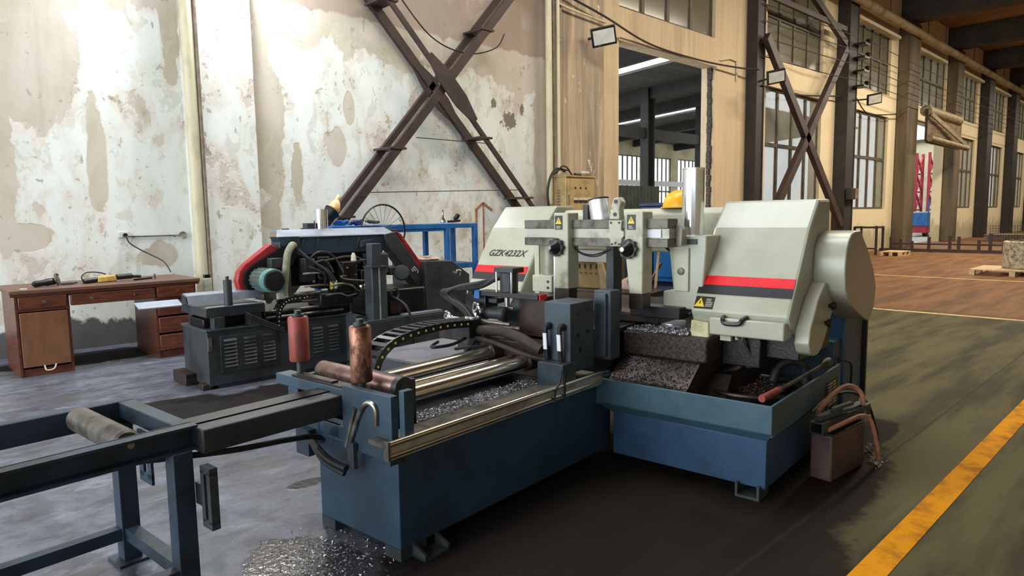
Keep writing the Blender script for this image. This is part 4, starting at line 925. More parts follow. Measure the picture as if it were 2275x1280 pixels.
hoses = ([(.86, .05, 1.12), (.95, -.02, 1.02), (1.06, -.05, .93), (1.12, -.05, .84), (1.13, -.04, .74)], [(.90, .06, 1.08), (1.0, .0, 1.0), (1.1, -.04, .92), (1.16, -.05, .82), (1.16, -.04, .73)],
         [(1.0, .05, 1.0), (1.15, .0, 1.02), (1.32, .02, 1.04), (1.45, .0, 1.02), (1.52, -.02, .93), (1.55, -.02, .85)], [(.98, .02, .98), (1.06, -.03, 1.02), (1.12, -.03, .97), (1.15, -.04, .90)],
         [(1.30, .0, .86), (1.22, -.05, .86), (1.28, -.05, .83), (1.5, -.05, .80), (1.7, -.02, .78)], [(1.02, .0, .9), (1.02, -.03, .86), (1.08, -.04, .85)])
for k, h in enumerate(hoses): part('hydraulic_hose', B().tube(spl(h, 7), (.016, .014, .012, .012, .010, .012)[k], 8), m_rub if k != 4 else m_slate2, D, smooth=True)
for h, r_, m_ in (([(.95, .0, 1.05), (1.0, -.05, 1.10), (1.1, -.05, 1.09), (1.2, -.02, 1.02), (1.26, -.03, .90)], .009, m_slate2), ([(1.4, .02, .98), (1.5, -.04, 1.0), (1.62, -.05, .93), (1.66, -.04, .84)], .011, m_rub),
                  ([(.92, -.02, .97), (.98, -.06, .94), (1.05, -.06, .88), (1.06, -.04, .78)], .010, m_rub), ([(1.1, -.05, .78), (1.2, -.08, .80), (1.32, -.08, .77), (1.38, -.06, .72)], .009, m_steel),
                  ([(1.05, -.06, .70), (1.18, -.09, .71), (1.26, -.09, .68), (1.36, -.08, .69)], .007, m_steel), ([(.86, -.02, .91), (.98, -.03, .912), (1.12, -.03, .905)], .008, m_strip), ([(.88, .0, .79), (1.0, -.02, .80), (1.1, -.02, .79)], .008, m_strip)):
    part('pipe_run', B().tube(spl(h, 6), r_, 7), m_, D, smooth=True)
part('filler_cone', B().lathe([(.028, 0), (.022, .05), (.012, .075)], (1.38, -.02, 1.0), (0, 0, 1), 12), m_label, D, smooth=True)
for a_, z_ in ((1.46, .98), (1.33, .93), (1.42, .86), (1.25, .96), (.98, .83)):
    part('hose_coupling', B().lathe([(.010, 0), (.014, .004), (.014, .022), (.008, .03)], (a_, .03, z_), (0, -1, 0), 8), m_steel, D, smooth=True)
for k, a in enumerate((1.125, 1.162)): part('hose_sleeve', B().cyl((a, -.045, .755), (a, -.047, .83), .017, 10), m_warn if k == 0 else m_label, D, smooth=True)
part('deck', B().box(.5, 1.35, .02, .56, .505, .60), m_dark, D, bevel=.01)
for (b0, z, r, a0, a1, m) in ((-.0, .60, .014, .55, 1.3, m_steel), (.1, .66, .02, .7, 1.35, m_steeld), (-.02, .55, .012, .5, 1.25, m_steel), (.05, .72, .022, .80, 1.05, m_steel), (.0, .66, .012, .85, 1.3, m_steeld)):
    part('slide_rod', B().cyl((a0, b0, z), (a1, b0, z), r, 12), m, D, smooth=True)
part('vise_casting', B().box(1.0, 1.34, -.06, .2, .60, .72).box(1.18, 1.42, -.04, .15, .72, .78), m_dark, D, bevel=.012)
part('vise_cylinder', B().lathe([(.05, 0), (.06, .02), (.06, .2), (.05, .22)], (1.22, .05, .70), (1, 0, 0), 18), m_slate, D, smooth=True)
part('oil_cup', B().lathe([(.015, 0), (.03, .02), (.035, .05), (.03, .06)], (1.44, -.05, .71), (0, 0, 1), 14), m_chrome, D, smooth=True)
part('light_block', B().box(.62, .72, .0, .09, .70, .755), m_label, D, bevel=.004)
part('guide_post', B().box(1.40, 1.56, -.30, -.16, .42, .945), m_slate2, D, bevel=.008, label='lower box section post')
part('guide_post', B().box(1.42, 1.53, -.27, -.18, .945, 1.165), m_slate2, D, bevel=.006, label='upper narrower post')
part('post_edge', B().box(1.47, 1.485, -.304, -.298, .42, .94), m_strip, D)
part('post_cap', B().box(1.39, 1.57, -.31, -.16, .94, .955), m_slate, D)
part('side_tray', B().box(1.32, 2.22, -.32, .5, .10, .44).box(1.32, 2.22, -.32, -.305, .44, .455), m_slate, D, bevel=.005)
part('side_tray_rail', B().box(1.75, 2.21, -.30, -.22, .455, .468), m_silver, D)
part('tray_step', B().box(1.28, 1.34, -.2, .3, .05, .50), m_slate2, D)
part('saw_gear', B().box(1.56, 2.15, -.1, .4, .44, .70).box(1.9, 2.3, .1, .5, .44, .62), m_dark, D, bevel=.02)
part('arm_pulley', B().lathe([(.07, 0), (.08, .01), (.08, .05), (.05, .055)], (2.0, .10, .83), (-.5, -.8, .3), 18).box(1.86, 2.0, .1, .2, .82, .90), m_slate, D, smooth=True, bevel=.006)
hl = part('hose_loop', B().ring((1.75, -.14, .66), (.3, -1, .1), .055, .012, 24, 8), m_rub, D, smooth=True)
part('hose_tail', B().tube(spl([(1.72, -.15, .63), (1.76, -.30, .56), (1.80, -.34, .42), (1.84, -.335, .28), (1.85, -.33, .13)], 7), .013, 8), m_rub, D, smooth=True)
part('red_block', B().box(1.72, 1.84, -.12, -.02, .46, .58), m_oily, D)
cab = part('hydraulic_cabinet', B().az([(2.29, .94), (2.66, .925), (2.90, .76), (2.90, .03), (2.29, .03)], .08, .7), m_slate, D, bevel=.006, label='dark sloped hydraulic cabinet at the right end')
part('cabinet_lever', B().tube(spl([(2.66, .07, .80), (2.66, .03, .79), (2.68, .02, .82), (2.72, .02, .81), (2.72, .03, .76)], 5), .012, 8), m_steel, cab, smooth=True)
part('cabinet_port', B().cyl((2.72, .072, .42), (2.72, .082, .42), .055, 24), m_black, cab, smooth=True)
part('lift_piston', B().cyl((1.30, .42, 1.28), (1.30, .42, 1.495), .062, 28), m_chromeb, D, smooth=True, label='polished chrome cylinder above the bow')
part('piston_box', B().box(1.14, 1.22, .40, .5, 1.29, 1.36), m_slate, D)
part('rag', B().lathe([(.001, 0), (.16, .0), (.18, .012), (.14, .03), (.08, .042), (.02, .036)], (2.48, .35, .935), (0, 0, 1), 14), m_rag, D, smooth=True, label='stained crumpled rag on the cabinet')

# ------------------------------------------------------------------ desk by the wall
DK = thing('desk', 'old red brown wooden pedestal desk with drawers by the white wall', 'desk', (1.72, 7.8, 0))
X0, X1, Y0, Y1 = .94, 2.50, 7.43, 8.18
part('desk_top', B().box(.90, 2.54, 7.40, 8.22, .765, .80), m_woodtop, DK, bevel=.006)
part('top_moulding', B().box(.91, 2.53, 7.415, 7.43, .74, .765), m_wood, DK)
for x0, x1 in ((X0, 1.36), (2.10, X1)):
    part('pedestal', B().box(x0, x0 + .02, Y0 + .01, Y1, .0, .74).box(x1 - .02, x1, Y0 + .01, Y1, .0, .74).box(x0 + .02, x1 - .02, Y1 - .02, Y1, .05, .74).box(x0 + .02, x1 - .02, Y0 + .03, Y1 - .02, .05, .07)
         .box(x0 + .02, x1 - .02, Y0 + .02, Y0 + .04, .0, .07), m_wood, DK)
    part('pedestal_rail', B().box(x0, x1, Y0, Y0 + .03, .60, .625).box(x0, x1, Y0, Y0 + .03, .735, .755), m_wood, DK)
part('apron', B().box(1.36, 2.10, Y0 + .02, Y1, .72, .74), m_wood, DK)
def drawer(x0, x1, z0, z1, nk, mat=m_wood, kn=m_chromeb):
    d = part('drawer', B().box(x0, x1, Y0 - .015, Y0 + .03, z0, z1), mat, DK, bevel=.006)
    for k in range(nk):
        xx = x0 + (x1 - x0) * (k + .5 if nk == 1 else (.24 if k == 0 else .76)) / 1
        if nk == 1: xx = (x0 + x1) / 2 + .01
        part('knob', B().lathe([(.008, 0), (.008, .015), (.018, .02), (.014, .032)], (xx, Y0 - .015, (z0 + z1) / 2 + .005), (0, -1, 0), 12), kn, d, smooth=True)
drawer(.965, 1.335, .625, .735, 1); drawer(1.37, 2.09, .625, .73, 2)
drawer(2.12, 2.48, .625, .735, 1, kn=m_wood)
for z0, z1 in ((.44, .59), (.26, .42), (.08, .24)): drawer(2.12, 2.48, z0, z1, 1, kn=m_wood)
dr = part('door', B().box(.965, 1.335, Y0 - .012, Y0 + .01, .09, .59), m_woodl, DK, bevel=.004, label='bare worn cupboard door')
part('strap', B().tube(spl([(1.12, 7.40, .10), (1.125, 7.39, .06), (1.15, 7.39, .05), (1.19, 7.39, .06), (1.21, 7.40, .10)], 6), .006, 6), m_label, DK, smooth=True, label='pale strap hanging below the door')
# tools on the desk
gt = thing('angle_grinder', 'black angle grinder with round disc on the left of the desk', 'angle grinder', (1.22, 7.72, .8))
part('body', B().lathe([(.018, 0), (.03, .02), (.028, .10), (.034, .12), (.034, .19), (.026, .21)], (1.12, 7.66, .828), (.95, .3, .08), 16), m_black, gt, smooth=True)
part('disc', B().lathe([(.006, 0), (.052, .002), (.052, .008), (.006, .01)], (1.325, 7.72, .852), (.8, -.45, .25), 24), m_steeld, gt, smooth=True)
part('guard', B().ring((1.335, 7.725, .855), (.8, -.45, .25), .058, .009, 24, 6, 0, PI), m_steeld, gt, smooth=True)
gy = thing('grinder', 'yellow and black power tool with looped cord in the middle of the desk', 'power tool', (1.75, 7.75, .8))
part('body', B().hexa([(1.66, 7.68, .802), (1.84, 7.70, .802), (1.84, 7.78, .802), (1.66, 7.76, .802), (1.67, 7.69, .862), (1.83, 7.71, .868), (1.83, 7.77, .868), (1.67, 7.75, .862)]), m_yelp, gy, bevel=.012)
part('grip', B().cyl((1.66, 7.72, .83), (1.54, 7.70, .82), .026, 14), m_black, gy, smooth=True)
part('head', B().cyl((1.84, 7.74, .84), (1.99, 7.78, .842), .028, 14).cyl((1.99, 7.78, .838), (2.08, 7.80, .83), .016, 10), m_black, gy, smooth=True)
part('cord', B().tube(spl([(1.54, 7.70, .82), (1.53, 7.71, .87), (1.58, 7.74, .905), (1.68, 7.78, .90), (1.76, 7.80, .875)], 8), .006, 6), m_rub, gy, smooth=True)
tl = thing('hand_torch', 'thin dark hand tool with ringed end on the right of the desk', 'tool', (2.12, 7.75, .8))
part('handle', B().cyl((1.98, 7.66, .812), (2.16, 7.70, .816), .012, 10), m_black, tl, smooth=True)
part('ring_head', B().ring((2.19, 7.705, .83), (.9, -.4, .2), .022, .008, 18, 6), m_steel, tl, smooth=True)
solo('cord', B().tube(spl([(1.33, 7.75, .808), (1.40, 7.80, .808), (1.46, 7.74, .812), (1.50, 7.78, .812), (1.44, 7.70, .808), (1.36, 7.68, .808)], 7), .007, 6), m_rub, 'tangled dark cord between the two tools on the desk', 'cord', smooth=True)
solo('paper_scrap', B().hexa([(1.0, 7.52, .801), (1.05, 7.50, .801), (1.06, 7.53, .801), (1.01, 7.55, .801), (1.0, 7.52, .806), (1.05, 7.50, .804), (1.06, 7.53, .804), (1.01, 7.55, .806)]), m_white, 'tiny white scrap on the left corner of the desk', 'scrap')
st = thing('stake', 'weathered wooden stake standing between desk and pilaster', 'stake', (2.86, 8.05, 0))
part('post', B().box(2.80, 2.88, 8.02, 8.10, 0, .74), m_creamd, st, bevel=.005)
part('top_block', B().box(2.81, 2.87, 8.03, 8.09, .74, .78), m_dark, st)

# ------------------------------------------------------------------ things on the wall
so = thing('wall_socket', 'small black socket with hanging cord on the white wall over the desk', 'socket', (2.16, 8.64, 1.24))
part('plate', B().box(2.11, 2.21, 8.64, 8.65, 1.22, 1.29), m_lamp, so, bevel=.004)
part('plug', B().cyl((2.17, 8.635, 1.25), (2.17, 8.60, 1.25), .022, 14), m_black, so, smooth=True)
part('cord', B().tube(spl([(2.17, 8.60, 1.25), (2.20, 8.58, 1.16), (2.30, 8.56, 1.08), (2.42, 8.50, 1.0), (2.50, 8.4, .93), (2.53, 8.3, .82)], 8), .007, 6), m_rub, so, smooth=True)
hw_ = thing('wall_spanner', 'long bare steel spanner hung level on the wall over the desk', 'spanner', (2.5, 8.62, 1.22))
part('bar', B().box(2.20, 2.76, 8.625, 8.637, 1.222, 1.238), m_steel, hw_)
part('jaw', B().ring((2.795, 8.63, 1.23), (0, 1, 0), .034, .012, 20, 6, -PI * .85, PI * .75), m_steel, hw_, smooth=True)
for x in (2.25, 2.7): part('nail', B().cyl((x, 8.60, 1.216), (x, 8.66, 1.216), .005, 6), m_steeld, hw_)
solo('drain_pipe', B().cyl((2.875, 8.3, 0), (2.875, 8.3, 8.9), .068, 20), m_conduit, 'fat cream drain pipe left of the bright pilaster', 'pipe', smooth=True)
solo('thin_pipe', B().cyl((2.925, 8.16, 0), (2.925, 8.16, 8.9), .018, 10), m_dkpipe, 'thin brown pipe hugging the pilaster corner', 'pipe', smooth=True)
solo('conduit_pipe', B().cyl((8.74, 8.12, 1.6), (8.74, 8.12, 8.9), .055, 16), m_conduit, 'cream conduit running up left of the concrete pillar', 'pipe', smooth=True)
solo('conduit_pipe', B().cyl((8.97, 8.11, 2.1), (8.97, 8.11, 8.9), .03, 12), m_conduit, 'thinner cream conduit at the edge of the concrete pillar', 'pipe', smooth=True)
solo('conduit_pipe', B().cyl((8.87, 8.13, 2.1), (8.87, 8.13, 8.9), .022, 10), m_dkpipe, 'dark thin conduit between the two cream conduits', 'pipe', smooth=True)
om = B().box(7.25, 7.29, 8.392, 8.399, .6, 1.5).bar((7.25, 8.395, 1.5), (7.42, 8.395, 1.62), .006, .04).bar((7.42, 8.395, 1.62), (7.62, 8.395, 1.5), .006, .04).box(7.41, 7.44, 8.392, 8.399, .6, 1.6)
part('orange_mark', om, m_orange, wall, label='orange outline sprayed on the wall')
# breaker box
bb_ = thing('breaker_box', 'tan metal breaker box hung on the concrete pillar with cables on top', 'breaker box', (9.19, 8.0, 1.32))
part('case', B().box(8.80, 9.58, 7.80, 8.14, 1.32, 2.07), m_tan, bb_, bevel=.01)
part('door', B().box(8.84, 9.55, 7.785, 7.80, 1.34, 2.02), m_tan, bb_, bevel=.006)
part('lid_rim', B().box(8.79, 9.59, 7.78, 8.14, 2.06, 2.085), m_tan, bb_)
for k in range(3): part('indicator', B().cyl((9.03 + .14 * k, 7.776, 1.87), (9.03 + .14 * k, 7.786, 1.87), .018, 12), m_black, bb_)
for k in range(4):
    br = part('breaker', B().box(8.99 + k * .125, 9.095 + k * .125, 7.772, 7.786, 1.66, 1.70), m_label, bb_)
    part('breaker_toggle', B().box(8.99 + k * .125, 9.095 + k * .125, 7.774, 7.786, 1.62, 1.66), m_plate, br)
part('hinge_bar', B().cyl((8.85, 7.778, 1.4), (8.85, 7.778, 1.75), .012, 8), m_steeld, bb_)
vt = B()
for k in range(7): vt.box(8.797, 8.80, 7.93, 8.0, 1.52 + k * .05, 1.545 + k * .05)
part('side_lettering', vt, m_dkpipe, bb_, label='faint upright lettering on the box side')
solo('cable', B().tube(spl([(8.72, 8.0, 1.35), (8.55, 7.95, 1.5), (8.50, 7.95, 1.75), (8.58, 7.98, 2.0), (8.74, 8.0, 2.18), (8.9, 8.0, 2.2), (9.0, 8.0, 2.16)], 8), .022, 8), m_rub, 'thick dark cable looping at the left of the tan breaker box', 'cable', smooth=True)
solo('cable', B().tube(spl([(8.76, 7.98, 2.12), (8.86, 7.95, 2.24), (9.0, 7.95, 2.23), (9.12, 7.96, 2.12)], 8), .014, 8).tube(spl([(8.74, 8.03, 2.1), (8.9, 8.02, 2.19), (9.1, 8.0, 2.18), (9.2, 8.0, 2.1)], 8), .012, 8), m_rub, 'black cables arching over the tan breaker box', 'cable', smooth=True)
lt = thing('work_lamp', 'grey hand lamp lying on the tan breaker box', 'lamp', (9.42, 7.95, 2.085))
part('handle', B().cyl((9.18, 7.93, 2.112), (9.34, 7.93, 2.112), .026, 12), m_black, lt, smooth=True)
part('head', B().lathe([(.03, 0), (.05, .03), (.05, .2), (.04, .22)], (9.34, 7.93, 2.136), (1, 0, 0), 16), m_strip, lt, smooth=True)
part('lens', B().lathe([(.035, 0), (.036, .01), (.01, .02)], (9.56, 7.93, 2.136), (1, 0, 0), 16), m_black, lt, smooth=True)
# floodlights
def flood(c, sc, lb, wy, aim=(-.62, -.70, -.36)):
    f = Vector(aim).normalized(); r = Vector((.72, -.68, 0)); r = (r - f * r.dot(f)).normalized(); r = (r * .94 + f.cross(r) * .18).normalized(); u = r.cross(f) * -1
    u = f.cross(r) if f.cross(r).z > 0 else -f.cross(r)
    c = Vector(c); t = thing('floodlight', lb, 'floodlight', c, 0, 'floodlights on the columns')
    def bx(w2, h, d0, d1):
        b = B(); return b.hexa([c + r * a * w2 + u * e * h + f * d0 for a, e in ((-1, -1), (1, -1), (1, 1), (-1, 1))] + [c + r * a * w2 + u * e * h + f * d1 for a, e in ((-1, -1), (1, -1), (1, 1), (-1, 1))])
    part('housing', bx(.27 * sc, .20 * sc, -.05, .03), m_black, t, bevel=.01)
    part('lens', bx(.23 * sc, .15 * sc, .028, .034), m_lamp, t)
    part('sensor', B().cyl(c + f * .03 - u * .175 * sc - r * .12 * sc, c + f * .045 - u * .175 * sc - r * .12 * sc, .02, 12), m_steel, t, smooth=True)
    part('bracket', B().tube([c - f * .05, Vector((wy[0], wy[1], c.z + .02))], .025, 8), m_steelcol, t)
flood((9.90, 7.85, 4.58), .82, 'black floodlight with pale lens on the concrete pillar by the tall opening', (9.9, 8.2))
flood((16.0, 7.5, 4.60), .8, 'small floodlight beside the first black column', (16.35, 8.1))
flood((22.4, 7.42, 4.75), .8, 'floodlight under the insulators on the second black column', (22.3, 8.02))
# cables along the wall
def wire(pts, r, lb, nm='cable', cat='cable', group=None): solo(nm, B().tube(spl(pts, 8), r, 6), m_rub, lb, cat, smooth=True, group=group)
wire([(8.9, 8.12, 5.25), (10.2, 8.1, 5.05), (12.0, 8.3, 4.86), (14.0, 8.3, 4.82), (15.6, 8.2, 4.86), (16.3, 8.08, 4.9)], .02, 'black cable drooping from the pillar over the tall opening to the column')
wire([(16.5, 8.08, 4.55), (18.0, 8.3, 4.55), (20.0, 8.3, 4.7), (21.6, 8.22, 4.85), (21.9, 8.2, 4.86)], .02, 'black cable running over the first braced window')
wire([(22.6, 8.0, 4.85), (24.5, 8.3, 4.62), (26.5, 8.2, 4.75), (27.55, 8.1, 4.9)], .02, 'black cable running over the second tall window')
solo('white_conduit', B().tube(spl([(8.95, 8.13, 5.05), (9.3, 8.12, 5.0), (10.3, 8.12, 4.95)], 6), .02, 8), m_conduit, 'thin white conduit above the pillar floodlight', 'conduit', smooth=True)
solo('white_conduit', B().tube([(14.95, 8.375, 4.98), (15.4, 8.375, 5.08), (15.72, 8.375, 5.06), (15.74, 8.375, 4.6)], .02, 8), m_conduit, 'thin white conduit beside the first black column', 'conduit', smooth=True)
wire([(5.55, 8.1, 4.6), (6.2, 8.1, 4.02), (6.9, 8.12, 3.88), (7.5, 8.12, 4.05), (7.7, 8.12, 4.3)], .010, 'thin wire sagging between the upper arms of the twin-bar X brace', 'wire', 'wire')
wire([(5.75, 7.9, 2.52), (7.15, 7.9, 2.52)], .006, 'upper of two thin wires strung level across the twin-bar X brace', 'wire', 'wire')
wire([(4.85, 7.9, 1.74), (7.75, 7.9, 1.82)], .006, 'lower of two thin wires strung level across the twin-bar X brace', 'wire', 'wire')
ordn = ('topmost', 'second from the top', 'third from the top', 'lowest')
for k, zz in enumerate((6.45, 6.05, 5.65, 5.2)):
    i = thing('insulator', 'black insulator arm on the second black column, ' + ordn[k] + ' of four', 'insulator', (22.7, 7.75, zz), 0, 'insulators on the second black column')
    part('arm', B().box(22.35, 22.75, 7.72, 8.02, zz - .03, zz + .03), m_black, i)
    part('shed', B().lathe([(.04, 0), (.09, .02), (.04, .06), (.085, .09), (.03, .13)], (22.65, 7.75, zz + .03), (0, 0, 1), 14), m_black, i, smooth=True)
    wire([(16.45, 8.08, zz + .05), (19.3, 7.70, zz - .05), (22.36, 7.75, zz + .1)], .012, 'thin bus wire left of the insulators, ' + ordn[k] + ' of four', 'bus_wire', 'wire', 'bus wires along the wall')
    wire([(22.7, 7.75, zz + .1), (34, 7.74, zz), (46, 7.74, zz)], .012, 'thin bus wire right of the insulators, ' + ordn[k] + ' of four', 'bus_wire', 'wire', 'bus wires along the wall')
bk = thing('switch_box', 'small dark switch box on the second black column at the brace foot', 'switch box', (22.0, 7.8, 1.7))
part('case', B().box(22.0, 22.35, 7.84, 8.015, 1.75, 2.1), m_steelcol, bk, bevel=.01)
part('flap', B().box(22.37, 22.7, 7.86, 8.015, 1.78, 2.08), m_dkpipe, bk, bevel=.01)

# ------------------------------------------------------------------ blue rack with clutter behind the dark saw
RK0 = len(COL.objects)
BT = thing('steel_rack', 'bright blue steel rack by the flaking wall behind the dark saw', 'rack', (5.4, 7.75, 0))
part('top_rail', B().box(4.25, 6.48, 7.56, 7.60, 1.25, 1.31), m_bluet, BT, bevel=.004)
part('top_rail', B().box(4.25, 6.48, 8.06, 8.10, 1.25, 1.31), m_bluet, BT, bevel=.004)
part('top_sheet', B().box(4.25, 6.48, 7.60, 8.06, 1.28, 1.30), m_bluet, BT)
for x in (4.27, 5.93, 6.42):
    part('post', B().box(x, x + .06, 7.56, 7.62, 0, 1.25), m_bluet, BT, bevel=.004)
    part('post', B().box(x, x + .06, 8.04, 8.10, 0, 1.25), m_bluet, BT, bevel=.004)
part('shelf', B().box(4.33, 6.42, 7.60, 8.06, .72, .77), m_bluet, BT)
part('shelf_rail', B().box(4.33, 6.42, 7.56, 7.60, .70, .77), m_bluet, BT)
part('drawer_runner', B().box(5.0, 5.9, 7.57, 7.6, 1.215, 1.25), m_bluet, BT)
fw = thing('spoked_hoop', 'black rimmed hoop with thin spokes standing before the blue rack', 'hoop', (4.9, 7.72, 1.31))
part('rim', B().ring((4.90, 7.53, 1.235), (0, 1, 0), .315, .011, 56, 6), m_black, fw, smooth=True)
for k in range(22):
    th = 2 * PI * k / 22; c = Vector((4.90, 7.53, 1.235)); part('spoke', B().cyl(c + Vector((.03 * math.cos(th + .3), .0, .03 * math.sin(th + .3))), c + Vector((.31 * math.cos(th), 0, .31 * math.sin(th))), .003, 5), m_steeld, fw)
part('hub', B().cyl((4.90, 7.50, 1.235), (4.90, 7.555, 1.235), .035, 14), m_steeld, fw, smooth=True)
gl = thing('torch_lamp', 'dark cone lamp with amber tip propped on the left of the blue rack', 'lamp', (4.3, 7.8, 1.3))
part('cone', B().lathe([(.035, 0), (.05, .03), (.10, .17), (.095, .175)], (4.18, 7.75, 1.36), (.72, 0, .68), 18), m_black, gl, smooth=True)
part('bulb', B().lathe([(.06, 0), (.075, .04), (.05, .12), (.025, .15), (.03, .19), (.025, .21)], (4.31, 7.75, 1.475), (.45, 0, .9), 16), m_bulb, gl, smooth=True, label='amber bulb with pale cap')
part('foot', B().box(4.08, 4.24, 7.70, 7.80, 1.30, 1.37), m_black, gl, bevel=.01)
random.seed(3)
for k, (x, m, lb) in enumerate(((4.42, m_bluet, 'crumpled blue rag beside the amber tipped lamp'), (4.62, m_navy, 'dark blue bundled strap in front of the spoked hoop'), (4.85, m_slate2, 'purple grey coiled strap beside the spoked hoop'))):
    b = B()
    for q in range(5):
        b.tube(spl([(x + random.uniform(-.1, .1), 7.66 + random.uniform(0, .1), 1.315 + random.uniform(0, .05)) for _ in range(4)], 5), .014, 6)
    solo('rag_bundle', b, m, lb, 'rag', smooth=True)
bt = thing('glass_bottle', 'small clear bulb bottle on the right of the blue rack', 'bottle', (6.02, 7.7, 1.31))
part('body', B().lathe([(.03, 0), (.04, .01), (.04, .05), (.015, .09), (.012, .16), (.016, .17)], (6.02, 7.7, 1.31), (0, 0, 1), 14), m_chromeb, bt, smooth=True)
sc_ = thing('hand_tool', 'small black bent tool at the right end of the blue rack', 'tool', (6.2, 7.7, 1.31))
part('body', B().bar((6.12, 7.7, 1.325), (6.32, 7.7, 1.335), .05, .03).bar((6.24, 7.7, 1.35), (6.30, 7.7, 1.42), .05, .05), m_black, sc_, bevel=.006)

for o in [o for o in COL.objects[RK0:] if o.parent is None]:
    o.location.x = o.location.x * .946; o.location.y -= .43; o.location.z += .012 if o is not BT else 0
# ------------------------------------------------------------------ behind the blue saw
cbx = thing('control_cabinet', 'tan control cabinet with four slots and a paper sheet behind the saw', 'cabinet', (4.75, 3.1, .80), TH)
part('case', B().box(4.60, 4.9, 2.90, 3.30, .80, 1.14), m_tan, cbx, bevel=.01)
for k in range(4): part('slot', B().box(4.594, 4.602, 3.15 - k * .055, 3.16 - k * .055, .965, 1.0), m_black, cbx)
part('paper', B().box(4.588, 4.594, 2.88, 3.19, 1.02, 1.12), m_white, cbx, label='blank white sheet hung over the cabinet top')
for k in range(5): part('label_strip', B().box(4.596, 4.602, 3.13 - k * .05, 3.155 - k * .05, .925, .932), m_dkpipe, cbx)
bn = thing('steel_bench', 'dark steel bench under the tan control cabinet', 'bench', (4.8, 2.95, 0), TH)
part('top', B().box(4.5, 5.1, 2.5, 3.4, .76, .80), m_oily, bn, bevel=.005)
for a, bb in ((4.52, 2.52), (4.52, 3.33), (5.03, 2.52), (5.03, 3.33)): part('leg', B().box(a, a + .05, bb, bb + .05, 0, .76), m_oily, bn)
bcb = thing('blue_cabinet', 'bright blue metal cabinet behind the right guide arm', 'cabinet', (5.5, 2.8, 0), TH)
part('case', B().box(5.25, 5.75, 2.45, 3.25, .0, 1.22), m_navy, bcb, bevel=.01)
part('door', B().box(5.235, 5.25, 2.50, 2.82, .82, 1.20), m_bluec, bcb, bevel=.006, label='bright blue door')
part('door_panel', B().box(5.228, 5.236, 2.54, 2.78, .86, 1.16), m_bluec, bcb, bevel=.004)
part('door', B().box(5.235, 5.25, 2.84, 3.2, .82, 1.20), m_navy, bcb, bevel=.006)
part('top_edge', B().box(5.22, 5.77, 2.43, 3.27, 1.22, 1.25), m_bluec, bcb)
stk = ('first', 'second', 'third')
for k, (a, b0, b1, z0, z1) in enumerate(((4.9, 2.62, 2.50, 1.15, .80), (4.9, 2.70, 2.48, 1.0, .80), (4.92, 2.38, 2.22, 1.13, .86))):
    solo('wooden_stick', B().bar((a, b0, z1), (a + .1, b1 + .14, z0), .02, .018), m_pale if k != 1 else m_orange, 'thin pale stick leaning behind the right guide arm, ' + stk[k] + ' from the left', 'stick', TH, group='sticks behind the guide arm')
solo('wooden_offcut', B().hexa([(4.5, 2.80, .80), (4.53, 2.80, .80), (4.53, 2.88, .80), (4.5, 2.88, .80), (4.5, 2.88, 1.02), (4.53, 2.88, 1.02), (4.53, 2.92, 1.02), (4.5, 2.92, 1.02)]), m_pale, 'splintered pale board beside the tan control cabinet', 'board', TH)
solo('rag_heap', B().lathe([(.001, 0), (.10, .0), (.11, .03), (.08, .09), (.03, .12)], (4.6, 2.66, .80), (0, 0, 1), 14), m_rag, 'pale rag heap on the bench left of the right guide arm', 'rags', TH, smooth=True)

# ------------------------------------------------------------------ far things on the right
def pallet(x, y, lx, ly, lb, rot=0):
    t = thing('pallet', lb, 'pallet', (x, y, 0), rot, 'pallets on the floor'); ORG[t.name] = (Vector((0, 0, 0)), rot)
    for i in range(3): part('bearer', B().box(-lx / 2, lx / 2, -ly / 2 + i * (ly - .1) / 2, -ly / 2 + .1 + i * (ly - .1) / 2, 0, .022), m_pale, t)
    for i in range(3):
        for j in range(3): part('block', B().box(-lx / 2 + i * (lx - .12) / 2, -lx / 2 + .12 + i * (lx - .12) / 2, -ly / 2 + j * (ly - .1) / 2, -ly / 2 + .1 + j * (ly - .1) / 2, .022, .11), m_pale, t)
    for i in range(8):
        x0 = -lx / 2 + i * (lx - .11) / 7; part('slat', B().box(x0, x0 + .11, -ly / 2, ly / 2, .11, .134), m_pale, t)
    return t
pallet(17.6, 2.85, 1.3, 1.5, 'pale wooden pallet under the concrete drum at the right edge')
pallet(23.2, 6.9, .9, .6, 'small pale pallet on the floor by the wall right of the saw')
dm = thing('concrete_drum', 'mottled concrete drum standing on the pallet at the right edge', 'drum', (17.7, 2.72, .134))
part('shell', B().lathe([(.42, 0), (.44, .02), (.44, .56), (.41, .58), (.36, .58), (.35, .4)], (17.7, 2.72, .134), (0, 0, 1), 32), m_stonecyl, dm, smooth=True)
part('lid_rag', B().lathe([(.001, 0), (.22, 0), (.24, .05), (.15, .13), (.04, .15)], (17.7, 2.72, .60), (0, 0, 1), 14), m_black, dm, smooth=True)
rk = thing('stock_stand', 'long low rust brown stand with upright posts across the far floor', 'stand', (25.6, 6.0, 0))
part('rail', B().box(25.5, 25.62, 3.6, 8.1, .0, .10), m_brace, rk)
part('rail', B().box(25.9, 26.0, 3.6, 7.8, .22, .27), m_brace, rk)
for k, (y, h) in enumerate(((7.75, .5), (7.45, .42), (7.1, .36), (6.6, .5), (6.0, .55), (5.75, .52), (5.2, .42), (4.9, .62), (4.55, .5), (4.25, .6), (3.9, .95), (3.65, .6))):
    part('post', B().box(25.52, 25.60, y - .04, y + .04, .10, h), m_brace, rk)
fr = thing('frame_stand', 'dark square tube frame standing at the wall right of the cream housing', 'frame', (23.9, 8.0, 0))
